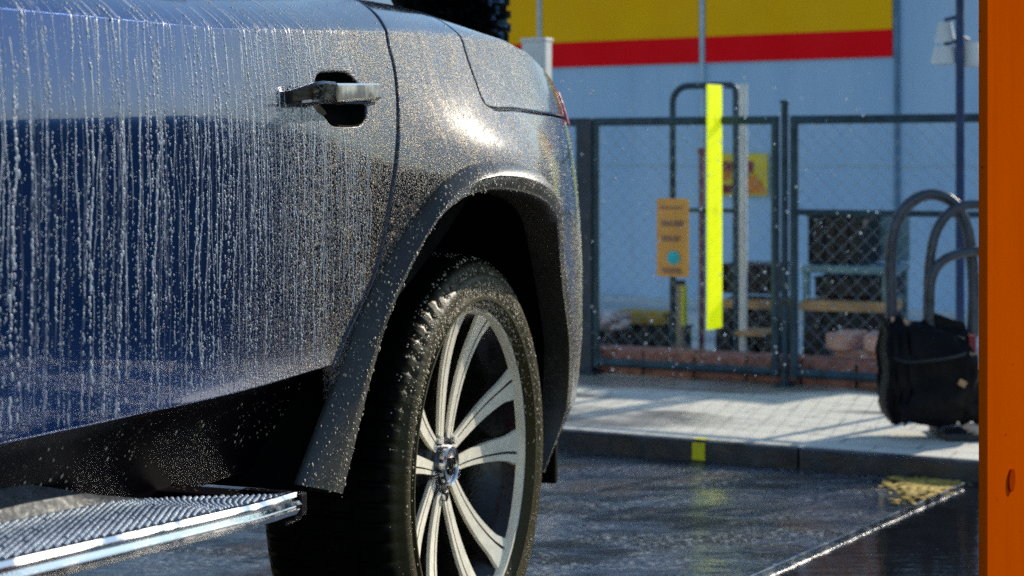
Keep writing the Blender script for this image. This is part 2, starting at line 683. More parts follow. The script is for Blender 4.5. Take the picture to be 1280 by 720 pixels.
# dark backing behind the gaps
bm = bmesh.new()
us = np.linspace(-.9, 3.3, 60)
zz = np.linspace(.62, 1.25, 14)
grid_v = []
for u in us:
    row = []
    for z in zz:
        if (u - WU) ** 2 + (z - WZ) ** 2 < .58 ** 2:
            r = math.hypot(u - WU, z - WZ) or 1e-6
            k = .58 / r
            zq = WZ + (z - WZ) * k
        else:
            zq = z
        p = P3(np.array(u), np.array(max(zq, z)), np.array(-.05))
        row.append(bm.verts.new(p))
    grid_v.append(row)
for i in range(len(us) - 1):
    for j in range(len(zz) - 1):
        bm.faces.new((grid_v[i][j], grid_v[i + 1][j], grid_v[i + 1][j + 1], grid_v[i][j + 1]))
obj('inner_frame', bm, M['liner'], car)

# ---- arch cladding: two faces, a broad outer one and a rolled inner lip
def strip(name, rows, mat, parent=None, sharp=38):
    """rows: list of equal-length lists of 3-D points"""
    bm = bmesh.new()
    vs = [[bm.verts.new(p) for p in r] for r in rows]
    for a, b in zip(vs, vs[1:]):
        for i in range(len(a) - 1):
            try:
                bm.faces.new((a[i], a[i + 1], b[i + 1], b[i]))
            except ValueError:
                pass
    me_o = obj(name, bm, mat, parent or car, smooth=True)
    return me_o


def resample(pl, n):
    d = [0]
    for a, b in zip(pl, pl[1:]):
        d.append(d[-1] + math.hypot(b[0] - a[0], b[1] - a[1]))
    t = np.linspace(0, d[-1], n)
    return np.stack([np.interp(t, d, [p[0] for p in pl]), np.interp(t, d, [p[1] for p in pl])], 1)


NT_ = 120
# match the two edges so the strip has no shear: nearest parameter by fraction in each half
tin = np.concatenate([resample(trim_in_l, 70), resample([trim_in_l[-1]] + trim_in_r, 60)[1:]])
tout = np.concatenate([resample(trim_out_l, 70), resample([trim_out_l[-1]] + trim_out_r, 60)[1:]])


def lerp2(k):
    return tout * (1 - k) + tin * k


rows = []
fade = np.interp(np.arange(len(tin)), [0, 69, 90, 105, 128], [1, 1, .6, .15, .1])
OFFT = ([0, .03, .25, .5, .54, .60, .85, .95, 1.0], [-.002, .004, .017, .030, .031, .028, .030, .028, .022])
for k, off in [(0, -.006), (0, -.002), (.03, .004), (.25, .017), (.5, .030), (.54, .031), (.60, .028), (.85, .030), (.95, .028), (1.0, .022), (1.0, -.01), (1.03, -.05)]:
    q = lerp2(k)
    p = P3(q[:, 0], q[:, 1], off * fade if off > 0 else np.full(len(q), off))
    rows.append([Vector(x) for x in p])
strip('arch_cladding', rows, M['clad'])

# ---- wheel house
bm = bmesh.new()
rows = []
ai = [P3(q[0], q[1], np.array(-.03)) for q in tin]
for k, (dw, grow) in enumerate([(0, 0), (-.04, .02), (-.38, .02)]):
    row = []
    for p in ai:
        c = Vector(p)
        cu, cz = c.x + UO - WU, c.z - WZ
        r = math.hypot(cu, cz)
        c = Vector((WU + cu * (1 + grow / r) - UO, c.y - dw, WZ + cz * (1 + grow / r)))
        row.append(c)
    rows.append(row)
cw = Vector((WU - UO, rows[-1][0].y, WZ))
rows.append([Vector((cw.x + (p.x - cw.x) * .05, p.y, cw.z + (p.z - cw.z) * .05)) for p in rows[-1]])
strip('wheel_arch_liner', rows, M['liner'])

# ---- sill, lower step face, underbody
def extr(name, prof, u0, u1, mat, n=2, parent=None):
    rows = []
    for i in range(n + 1):
        u = u0 + (u1 - u0) * i / n
        rows.append([L(u, w, z) for w, z in prof])
    return strip(name, rows, mat, parent)


zs = sill_line[-1][1]
u_tr = float(trim_out_l[0][0])
rows = []
top = resample([(p[0], p[1]) for p in sill_line], 30)[::-1]
for s_, v_ in [(.2, float(top[0][1]))] + [tuple(q) for q in top] + [(float(top[-1][0]) + .06, float(top[-1][1]))]:
    u_, w_, z_ = [float(x) for x in surf(s_, v_)]
    rows.append([L(u_, w_ - .012, z_ + .01), L(u_, w_ - .02, z_ - .006), L(u_, w_ - .06, z_ - .030), L(u_, w_ - .085, z_ - .06),
                 L(u_, w_ - .105, z_ - .10), L(u_, w_ - .125, .475), L(u_, w_ - .19, .455)])
strip('sill', rows, M['sill'])
bm = bmesh.new()
box(bm, L(1.35, -.95, .42), (2.2, .95, .08))
box(bm, L(3.05, -.95, .46), (1.1, 1.1, .1))
box(bm, L(2.95, -.95, .40), (.09, 1.5, .09))
obj('underbody', bm, M['liner'], car)
# lower rear bumper skirt and mud flap
bm = bmesh.new()
obj('mud_flap', box(bm, L(3.43, -.13, .335), (.02, .2, .14)), M['liner'], car, bevel=.006)

# ---- water beads: little domes standing on the skin
def beads(name, pts, nrm, rad, hgt, stretch, mat, parent):
    n = len(pts)
    up = np.array([0, 0, 1.0])
    t2 = up - nrm * (nrm @ up)[:, None]
    t2 /= np.linalg.norm(t2, axis=1, keepdims=True) + 1e-9
    t1 = np.cross(t2, nrm)
    K = 6
    tmpl = []
    for k in range(K):
        a = 2 * math.pi * k / K
        tmpl.append((math.cos(a), math.sin(a), 0))
    for k in range(K):
        a = 2 * math.pi * k / K
        tmpl.append((math.cos(a) * .72, math.sin(a) * .72, .66))
    tmpl.append((0, 0, 1))
    T = np.array(tmpl)
    V = pts[:, None, :] + t1[:, None, :] * (T[None, :, 0, None] * rad[:, None, None]) + \
        t2[:, None, :] * (T[None, :, 1, None] * (rad * stretch)[:, None, None]) + nrm[:, None, :] * (T[None, :, 2, None] * (rad * hgt)[:, None, None])
    V = V.reshape(-1, 3)
    q = np.array([[k, (k + 1) % K, K + (k + 1) % K, K + k] for k in range(K)])
    tr = np.array([[K + k, K + (k + 1) % K, 2 * K] for k in range(K)])
    base = (np.arange(n) * (2 * K + 1))[:, None, None]
    o = fast_mesh(name, V, [(q[None] + base).reshape(-1, 4), (tr[None] + base).reshape(-1, 3)], mat, parent)
    o['kind'] = 'stuff'
    return o



# ---- running board
def board_z(u):
    return .548 + (u - 1.393) * (-.075)


def board():
    B = {}
    uo = [.25, .6, .9, 1.1, 1.3, 1.5, 1.7, 1.8, 1.9, 1.96, 2.0, 2.025, 2.04]
    rows_p, rows_c, rows_b = [], [], []
    for u in uo:
        k = float(smooth01(u, 1.80, 2.04))
        wi = -.075 + .145 * k ** 1.5
        wo = .088 - .012 * float(smooth01(u, 1.9, 2.04))
        z = board_z(u)
        rows_p.append([L(u, wi, z - .02), L(u, wi, z - .002)] + [L(u, wi + (wo - wi) * i / 6, z + .002 * math.sin(math.pi * i / 6)) for i in range(7)])
        rows_c.append([L(u, wo - .002, z - .004), L(u, wo, z + .002), L(u, wo + .006, z + .002), L(u, wo + .010, z - .003), L(u, wo + .007, z - .0055),
                       L(u, wo + .012, z - .008), L(u, wo + .014, z - .013), L(u, wo + .010, z - .0165), L(u, wo + .013, z - .019), L(u, wo + .011, z - .025), L(u, wo - .01, z - .027)])
        rows_b.append([L(u, wo - .012, z - .006), L(u, wo - .012, z - .032), L(u, wi + .01, z - .034), L(u, wi + .01, z - .012)])
    bd = strip('running_board', rows_p, M['pad'])
    nb = []
    for iu, u in enumerate(np.arange(.9, 2.0, .0085)):
        k = float(smooth01(u, 1.80, 2.04))
        wi = -.075 + .145 * k ** 1.5
        for w_ in np.arange(wi + .010 + (iu % 2) * .004, .080, .008):
            if rng.random() < .97:
                nb.append(loc(u, w_, board_z(u) + .001))
    nb = np.array(nb)
    m_ = len(nb)
    o_ = beads('tread_nubs', nb, np.tile(np.array([[0.02, 0.02, 1.0]]), (m_, 1)), rng.uniform(.0024, .0034, m_), np.full(m_, .8), np.full(m_, 1.0), M['nub'], bd)
    o_['label'] = 'small raised grip nubs on the step'
    strip('chrome_strip', rows_c, M['chrome'], bd)
    strip('step_tube', rows_b, M['liner'], bd)
    bm = bmesh.new()
    box(bm, L(2.045, .045, board_z(2.04) - .014), (.02, .09, .03))
    box(bm, L(2.055, -.03, board_z(2.04) - .025), (.05, .20, .035))
    obj('end_cap', bm, M['sill'], bd, bevel=.004)
    for u in (.5, 1.05):
        obj('bracket', box(bmesh.new(), L(u, -.1, board_z(u) - .05), (.05, .3, .03)), M['sill'], bd, bevel=.004)
    # folded inner face of the step
    rows = []
    for u in [.25, 1.0, 1.3, 1.5, 1.6, 1.7, 1.78, 1.84, 1.9, 1.95]:
        k = float(smooth01(u, 1.62, 1.95))
        wi = -.075 + .145 * float(smooth01(u, 1.80, 2.04)) ** 1.5
        rows.append([L(u, wi + .002, board_z(u) - .004), L(u, wi - .006, board_z(u) - .002 + .020 * (1 - k)), L(u, wi - .012 - .01 * (1 - k), board_z(u) - .004 + .046 * (1 - k)), L(u, wi - .02 - .025 * (1 - k), board_z(u) - .006 + .052 * (1 - k))])
    strip('inner_step_face', rows, M['step_face'], bd)


board()

# ---- door handle
def handle():
    bm = bmesh.new()
    hp = [np.array(p) for p in hole]
    cx = np.mean(hp, axis=0)
    rings = []
    for k, d in [(1, -.004), (.97, -.012), (.85, -.026), (.5, -.034), (0.05, -.036)]:
        rings.append([bm.verts.new(P3(*(cx + (q - cx) * k), np.array(d))) for q in hp])
    for a, b in zip(rings, rings[1:]):
        for i in range(len(a)):
            j = (i + 1) % len(a)
            bm.faces.new((a[i], a[j], b[j], b[i]))
    rec = obj('handle_recess', bm, M['liner'], door, smooth=True)  # matte black puts the recess's shade into its colour

    def bar(name, s0, s1, zc, hh, prof, mat, parent, n=14):
        rows = []
        for i in range(n + 1):
            t = i / n
            s_ = s0 + (s1 - s0) * t
            o, hs = prof(t)
            v0 = zc(t)
            h_ = hh * hs
            base = P3(np.array(s_), np.array(v0), np.array(o))
            nn = N3(np.array(s_), np.array(v0))
            up = np.array([0, 0, 1.0])
            th = .008
            rows.append([Vector(base + up * h_ * .5 * c1 + nn * th * c2) for c1, c2 in
                         [(-.75, -1), (-1, -.4), (-1, .4), (-.72, 1), (.72, 1), (1, .4), (1, -.4), (.75, -1), (-.75, -1)]])
        bm = bmesh.new()
        vs = [[bm.verts.new(p) for p in r] for r in rows]
        for a, b in zip(vs, vs[1:]):
            for i in range(len(a) - 1):
                bm.faces.new((a[i], a[i + 1], b[i + 1], b[i]))
        bm.faces.new(vs[0][:-1])
        bm.faces.new(vs[-1][:-1])
        bmesh.ops.remove_doubles(bm, verts=bm.verts, dist=1e-5)
        return obj(name, bm, mat, parent, smooth=True)

    sa, va = inv(361, 122, .006)
    sb, vb = inv(418, 119, .026)
    sc_, vc = inv(474, 118.5, .016)

    def pf(t):
        return (.004 + .020 * math.sin(min(1, t * 2.2) * math.pi / 2), .55 + .45 * min(1, t * 2.5))
    hb = bar('handle', sa, sb, lambda t: va + (vb - va) * min(1, t * 1.6), .032, pf, M['black_gloss'], door)
    bar('chrome_cap', sb - .002, sc_, lambda t: vb + (vc - vb) * t, .027, lambda t: (.026 - .018 * max(0, (t - .8) / .2) ** 2, 1 - .1 * t), M['handle_chrome'], hb)
    s1_, v1_ = inv(428, 131, .02)
    s2_, v2_ = inv(468, 131, .012)
    bar('chrome_trim', s1_, s2_, lambda t: v1_ + (v2_ - v1_) * t, .005, lambda t: (.018 - .012 * t, 1), M['chrome'], hb, 6)
    s3_, v3_ = inv(384, 129, .03)
    s4_, v4_ = inv(400, 129, .03)
    bar('lock_cover', s3_, s4_, lambda t: v3_ + (v4_ - v3_) * t, .004, lambda t: (.030, 1), M['chrome'], hb, 4)


handle()

# ---- tail lamp: stands slightly proud at the corner
lamp_poly = [(3.60, vt - .025), (3.63, vt + .045), (3.68, vt + .05), (3.95, vt + .045), (3.95, vt - .025)]
panel('tail_lamp', lamp_poly, M['lens'], off=.005, flange=.015)

# ---- the hidden side, roof, glass and nose, plainly shaped
def greenhouse():
    def ring(u, z, w, zl):
        return u, z, w, zl
    stations = [(.10, 1.15, .14, 1.15), (.55, 1.40, .22, 1.19), (.95, 1.62, .32, 1.19), (1.4, 1.68, .34, 1.19), (2.2, 1.68, .35, 1.2), (2.75, 1.62, .36, 1.2), (3.1, 1.42, .34, 1.19), (3.38, 1.17, .30, 1.14)]
    rows = []
    for u, zt, w, zl in stations:
        rows.append([L(u, -.23 if zt > zl + .01 else -w, zl), L(u, -w + .01, max(zl, zt - .05)), L(u, -w - .08, zt - .005), L(u, -.95, zt + .02), L(u, -1.9 + w + .08, zt - .005), L(u, -1.9 + w - .01, max(zl, zt - .05)), L(u, -1.9 + .23 if zt > zl + .01 else -1.9 + w, zl)])
    strip('side_windows', rows, M['glass'])
    rr = [[p for p in [L(u, -w - .02, zt + .004), L(u, -w - .10, zt + .02), L(u, -.95, zt + .045), L(u, -1.9 + w + .10, zt + .02), L(u, -1.9 + w + .02, zt + .004)]] for u, zt, w, zl in stations[2:6]]
    strip('roof', rr, M['paint'])
    # far side
    rows = []
    for u in np.linspace(-.9, 3.7, 30):
        rows.append([L(u, -1.9 + .12, 1.18), L(u, -1.9 + .02, 1.1), L(u, -1.9, .8), L(u, -1.9 + .02, .55), L(u, -1.9 + .1, .40)])
    strip('far_side_panel', rows, M['paint'])
    rows = []
    for u, z in [(.12, 1.15), (-.3, 1.10), (-.75, 1.02), (-.95, .85), (-1.0, .5), (-.95, .3)]:
        rows.append([L(u, -.10, z), L(u, -.3, z + .02), L(u, -.95, z + .04), L(u, -1.6, z + .02), L(u, -1.8, z)])
    strip('bonnet', rows, M['paint'])


greenhouse()

# ---- wheels
def wheel_parts(wp, shift_w):
    """wheel Empty wp has its origin on the axle; local y is inward"""
    n, nprof = 504, 0
    prof = [(-.034, .280), (-.018, .287), (-.010, .297), (-.002, .300), (-.001, .306), (-.006, .309), (-.002, .322), (0, .335), (-.004, .347), (-.010, .352), (-.012, .362), (-.024, .374), (-.036, .3795), (-.040, .380), (-.066, .382), (-.070, .382), (-.079, .382), (-.083, .3825),
            (-.118, .383), (-.122, .383), (-.134, .383), (-.138, .383), (-.172, .3825), (-.176, .382), (-.186, .382), (-.19, .382), (-.214, .380), (-.232, .374), (-.246, .362), (-.256, .335), (-.25, .30), (-.225, .272)]
    groove = {15: .009, 16: .009, 19: .009, 20: .009, 23: .009, 24: .009}
    V = np.zeros((n, len(prof), 3))
    for i in range(n):
        a = 2 * math.pi * i / n
        for j, (w, r) in enumerate(prof):
            rr = r - groove.get(j, 0)
            lug = (i % 7) in (0, 1)
            if lug and 11 <= j <= 14:
                rr -= .006
            if ((i + 3) % 7) in (0, 1) and 17 <= j <= 22:
                rr -= .005
            if lug and 25 <= j <= 27:
                rr -= .007
            if 9 <= j <= 10 and (i % 7) in (0, 1):
                w -= .003
            if j == 7 and i % 3 == 0:
                w += .0012
            V[i, j] = (math.cos(a) * rr, -w, math.sin(a) * rr)
    m = len(prof)
    idx = np.arange(n * m).reshape(n, m)
    q = np.stack([idx[:, :-1], np.roll(idx, -1, 0)[:, :-1], np.roll(idx, -1, 0)[:, 1:], idx[:, 1:]], -1).reshape(-1, 4)
    ty = fast_mesh('tyre', V.reshape(-1, 3), [q[:, ::-1]], M['rubber'], wp)
    ty.data.set_sharp_from_angle(angle=R(40))

    def lathe(name, prof, mat, seg=96, cap=False):
        bm = bmesh.new()
        vs = [[bm.verts.new((math.cos(2 * math.pi * i / seg) * r, -w, math.sin(2 * math.pi * i / seg) * r)) for w, r in prof] for i in range(seg)]
        for i in range(seg):
            a, b = vs[i], vs[(i + 1) % seg]
            for j in range(len(prof) - 1):
                bm.faces.new((a[j], a[j + 1], b[j + 1], b[j]))
        if cap:
            bm.faces.new([v[-1] for v in vs])
        return obj(name, bm, mat, wp, smooth=True)
    lathe('rim_lip', [(-.040, .2865), (-.022, .286), (-.018, .283), (-.019, .279), (-.024, .276), (-.034, .274)], M['alloy'])
    lathe('rim_barrel', [(-.034, .2745), (-.05, .262), (-.07, .245), (-.22, .238), (-.235, .262)], M['alloy_dark'])
    lathe('brake_disc', [(-.11, .06), (-.112, .165), (-.135, .165), (-.135, .06)], M['disc'])
    lathe('hub', [(-.12, .085), (-.095, .080), (-.078, .066), (-.072, .045), (-.075, .034)], M['alloy_dark'])
    hc = lathe('hub_cap', [(-.08, .037), (-.061, .0365), (-.058, .034), (-.060, .031), (-.063, .030), (-.061, .022), (-.060, .001)], M['chrome'], 48, True)
    # raised emblem strokes on the cap and lug nuts
    bm = bmesh.new()
    for (x, z, sx, sz, a) in [(-.010, .008, .003, .014, .2), (.0, -.002, .003, .026, 0), (.010, .007, .003, .014, -.2), (0, -.006, .022, .003, 0), (-.008, -.012, .003, .010, -.5), (.008, -.012, .003, .010, .5)]:
        box(bm, (x, .058, z), (sx, .006, sz), Matrix.Rotation(a, 3, 'Y'))
    obj('emblem', bm, M['alloy_dark'], wp)
    for k in range(5):
        a = R(12 + 36 + 72 * k)
        bm = bmesh.new()
        bmesh.ops.create_cone(bm, cap_ends=True, segments=6, radius1=.011, radius2=.009, depth=.025, matrix=Matrix.Translation((math.cos(a) * .056, .078, math.sin(a) * .056)) @ Matrix.Rotation(R(90), 4, 'X'))
        obj('lug_nut', bm, M['chrome'], wp)
    # five pairs of twin spokes, machined faces and black flanks
    proto = []
    for side in (-1, 1):
        bm = bmesh.new()
        rows = []
        N_ = 16
        for i in range(N_ + 1):
            t = i / N_
            r = .040 + (.276 - .040) * t
            lat = .019 + .046 * t ** 1.25
            ang = side * math.asin(min(.9, lat / r))        # the two spokes of a pair run side by side
            wz = -.074 + .012 * t + .034 * t ** 3
            hw = .0125 + .0145 * t ** 1.4 + (.010 * max(0, t - .86) / .14)
            c = Vector((math.cos(ang) * r, -wz, math.sin(ang) * r))
            tx = Vector((-math.sin(ang), 0, math.cos(ang)))
            dep = .036 - .010 * t
            o = Vector((0, 1, 0))                                   # +y is inward
            inner = -side
            rows.append([c - tx * hw * .9 + o * dep, c - tx * hw + o * .006, c - tx * hw * .92,
                         c + tx * hw * (.30 * side - .09), c + tx * hw * (.30 * side - .06) + o * .005, c + tx * hw * (.30 * side + .06) + o * .005, c + tx * hw * (.30 * side + .09),
                         c + tx * hw * .92, c + tx * hw + o * .006, c + tx * hw * .9 + o * dep])
        vs = [[bm.verts.new(p) for p in r] for r in rows]
        for a, b in zip(vs, vs[1:]):
            for i in range(len(a) - 1):
                f = bm.faces.new((a[i], a[i + 1], b[i + 1], b[i]))
                f.material_index = 0 if i in (1, 2, 6, 7) else 1
        proto.append(obj('spoke', bm, [M['alloy'], M['alloy_dark']], wp, smooth=True))
    base = R(12)
    for k in range(5):
        for o in proto:
            c = o if k == 0 else o.copy()
            if k:
                C.objects.link(c)
                c.parent = wp
            c.rotation_euler = (0, -(base + R(72) * k), 0)


def empty_part(name, parent, locv):
    o = bpy.data.objects.new(name, None)
    o.empty_display_size = .1
    C.objects.link(o)
    o.parent = parent
    o.location = locv
    return o


wheel = empty_part('wheel', car, L(WU, -.012, WZ))
wheel_parts(wheel, 0)
for (u, w, flip) in [(.1, -.012, 0), (WU, -1.888, 1), (.1, -1.888, 1)]:
    c = wheel.copy()
    C.objects.link(c)
    c.parent = car
    c.location = L(u, w, WZ)
    c.rotation_euler = (0, 0, math.pi if flip else 0)
    for ch in list(wheel.children):
        d = ch.copy()
        C.objects.link(d)
        d.parent = c

def on_skin(sv, off=0.0):
    return P3(sv[:, 0], sv[:, 1], np.full(len(sv), off) if off else 0.0), N3(sv[:, 0], sv[:, 1])


hole_big = offset_poly(hole, -.004)


def door_ok(sv):
    return inside(sv, offset_poly(door_poly, .006)) & ~inside(sv, hole_big)


# runs of beads on the front half of the door
S, Rr, St = [], [], []
RUN = []
s = 1.33
while s < 2.42:
    k = (s - 1.33) / 1.05
    s += rng.uniform(.003, .017) * (1.05 - .65 * k)
    lo = rng.uniform(.62, .66) if rng.random() < .7 else rng.uniform(.66, .9)
    ph1, ph2 = rng.uniform(0, 6.28, 2)
    am = rng.uniform(.0015, .008)
    v = rng.uniform(1.02, 1.20)
    dense_ = rng.uniform(.25, 1.0)
    rbase = (.0009 + .0019 * rng.random() ** 1.6) * (1 - .40 * k)
    if rng.random() < .75:
        vv = np.arange(v, lo + rng.uniform(0, .25), -.006)
        if len(vv) > 6:
            RUN.append((s + am * np.sin(vv * 13 + ph1) + .25 * am * np.sin(vv * 61 + ph2), vv, rbase * rng.uniform(.4, 1.1) * (.55 + .45 * np.sin(vv * rng.uniform(30, 90) + ph1))))
    while v > lo:
        v -= rbase * rng.uniform(1.2, 3.2) / dense_
        if rng.random() < .12:
            v -= rng.uniform(.004, .02)
        x = s + am * math.sin(v * 13 + ph1) + .25 * am * math.sin(v * 61 + ph2) + rng.normal(0, .0004 + .45 * rbase)
        S.append((x, v))
        Rr.append(rbase * rng.uniform(.5, 1.25))
        St.append(rng.uniform(1.0, 2.1))
RUN = np.array(RUN) if False else RUN
S = np.array(S)
Rr = np.array(Rr)
St = np.array(St)
# loose beads between the runs
n = 7500
ex = np.stack([rng.uniform(1.33, 2.6, n), rng.uniform(.62, 1.25, n)], 1)
S = np.concatenate([S, ex])
Rr = np.concatenate([Rr, rng.uniform(.0004, .0011, n)])
St = np.concatenate([St, rng.uniform(.9, 1.5, n)])
ok = door_ok(S)
ok &= ~((S[:, 1] > 1.12) & (rng.random(len(S)) < .75))
pts, nr = on_skin(S[ok])
beads('water_beads', pts, nr, Rr[ok], np.full(ok.sum(), .45), St[ok], M['drop'], door)
# unbroken rivulets: low ridges of water running down the door
RV, RF = [], []
nb_ = 0
for xs_, vs_, wd in RUN:
    okr = door_ok(np.stack([xs_, vs_], 1))
    segs = np.split(np.arange(len(xs_)), np.where(~okr)[0])
    for sg_ in segs:
        sg_ = sg_[okr[sg_]]
        if len(sg_) < 5:
            continue
        x_, v_, w_ = xs_[sg_], vs_[sg_], np.maximum(wd[sg_], .0003)
        a_ = P3(x_ - w_, v_)
        b_ = P3(x_ + w_, v_)
        c_ = P3(x_, v_, w_ * .6)
        V_ = np.stack([a_, c_, b_], 1).reshape(-1, 3)
        m_ = len(x_)
        i_ = np.arange(m_ - 1)[:, None] * 3 + nb_
        RV.append(V_)
        RF.append(np.concatenate([i_ + np.array([[0, 1, 4, 3]]), i_ + np.array([[1, 2, 5, 4]])]))
        nb_ += 3 * m_
o = fast_mesh('water_runs', np.concatenate(RV), [np.concatenate(RF)], M['drop'], door)
o['kind'] = 'stuff'
# fine mist towards the tail
n = 82000
sv = np.stack([rng.uniform(2.0, 3.75, n), rng.uniform(.45, 1.22, n)], 1)
zc_ = np.interp(sv[:, 0], [0, 2.0, 2.6, 3.0, 3.25, 3.4], [1.08, 1.10, 1.137, 1.15, 1.155, 1.14])
keep = rng.random(n) < smooth01(sv[:, 0], 1.95, 2.5) * (1 - .85 * smooth01(sv[:, 0], 3.12, 3.5) * smooth01(sv[:, 1], .76, .86))
keep &= ~((sv[:, 1] > zc_) & (rng.random(n) < .86))
pn = sum(np.sin(sv[:, 0] * fx_ + sv[:, 1] * fz_ + ph_) for fx_, fz_, ph_ in ((31, 9, .3), (17, -23, 1.9), (47, 14, 4.0), (-62, 38, 2.2))) / 4
keep &= rng.random(n) < np.clip(.72 + .75 * pn, .12, 1)
ok_d = door_ok(sv) & keep
ok_q = inside(sv, offset_poly(q_poly, .006)) & keep
ok_t = inside(sv, offset_poly(tail_poly, .006)) & keep
for ok, par in ((ok_d, door), (ok_q, quarter), (ok_t, tailgate)):
    pts, nr = on_skin(sv[ok])
    m = ok.sum()
    rad = np.clip(rng.lognormal(math.log(.00064), .42, m), .0003, .0026)
    beads('mist_beads', pts, nr, rad, np.full(m, .5), rng.uniform(.9, 1.4, m), M['dropw'], par)
# beads on the arch cladding
n = 1500
ti_ = rng.integers(0, len(tin), n)
kk = rng.uniform(.02, .98, n) ** 1.2
q = tout[ti_] * (1 - kk[:, None]) + tin[ti_] * kk[:, None] + rng.normal(0, .002, (n, 2))
offs = np.interp(kk, *OFFT) * fade[ti_]
pts = P3(q[:, 0], q[:, 1], offs)
nr = N3(q[:, 0], q[:, 1])
clad = [o for o in car.children if o.name == 'arch_cladding'][0]
beads('water_beads', pts, nr, np.clip(rng.lognormal(math.log(.0011), .35, n), .0005, .003), np.full(n, .55), rng.uniform(.9, 1.5, n), M['dropw'], clad)
# splashes on the sill below the door
n = 300
us_ = rng.uniform(1.45, 2.42, n)
zz_s = np.clip(rng.normal(.545, .028, n), .485, .60)
fs, fv = [p_[0] for p_ in sill_line[::-1]], [p_[1] for p_ in sill_line[::-1]]
top_z = np.interp(us_, fs, fv)
dz_ = top_z - zz_s
wz_ = np.interp(dz_, [.006, .030, .06, .10, .14], [-.02, -.06, -.085, -.105, -.125])
_, w0_, _ = surf(us_, top_z)
okk = dz_ > .012
pts = loc(us_, w0_ + wz_ + .001, zz_s)[okk]
nrm = np.tile(np.array([[0.05, -.93, -.36]]), (okk.sum(), 1))
nrm /= np.linalg.norm(nrm, axis=1, keepdims=True)
sill_o = [o for o in car.children if o.name == 'sill'][0]
beads('water_beads', pts, nrm, np.clip(rng.lognormal(math.log(.0009), .5, okk.sum()), .0004, .004), np.full(okk.sum(), .5), rng.uniform(.9, 2.0, okk.sum()), M['dropw'], sill_o)
# beads on the upper tyre wall and tread
n = 2600
an = np.concatenate([rng.normal(R(92), R(38), n)])
j = rng.uniform(0, 1, n)
wv_ = np.interp(j, [0, .2, .4, .55, .7, .8, .9, 1], [-.018, -.006, -.001, 0, -.008, -.024, -.05, -.12])
rr_ = np.interp(j, [0, .2, .4, .55, .7, .8, .9, 1], [.280, .296, .318, .334, .352, .374, .381, .383])
nw = np.interp(j, [0, .4, .55, .7, .8, .9, 1], [1, 1, 1, .85, .6, .1, 0])
pts = np.stack([np.cos(an) * rr_, -wv_, np.sin(an) * rr_], 1)
kb = (nw > .5) | ((an < R(98)) & (an > R(60)) & (rng.random(n) < .7))
an, rr_, wv_, nw, pts = an[kb], rr_[kb], wv_[kb], nw[kb], pts[kb]
n = len(an)
nrm = np.stack([np.cos(an) * np.sqrt(1 - nw ** 2), -nw, np.sin(an) * np.sqrt(1 - nw ** 2)], 1)
beads('water_beads', pts, nrm, np.clip(rng.lognormal(math.log(.0013), .4, n), .0005, .0035), np.full(n, .6), rng.uniform(.9, 1.4, n), M['dropw'], wheel)

# ------------------------------------------------------------------ the setting
BA = R(27)
av = Vector((math.sin(BA), math.cos(BA), 0))         # away from us, across the bay
bv = Vector((math.cos(BA), -math.sin(BA), 0))        # along kerb and fence, to the right
WAa = R(32)
wa = Vector((math.sin(WAa), math.cos(WAa), 0))
wb = Vector((math.cos(WAa), -math.sin(WAa), 0))


def rotz(a):
    return Matrix.Rotation(a, 3, 'Z')


RB = rotz(-BA)
RW = rotz(-WAa)


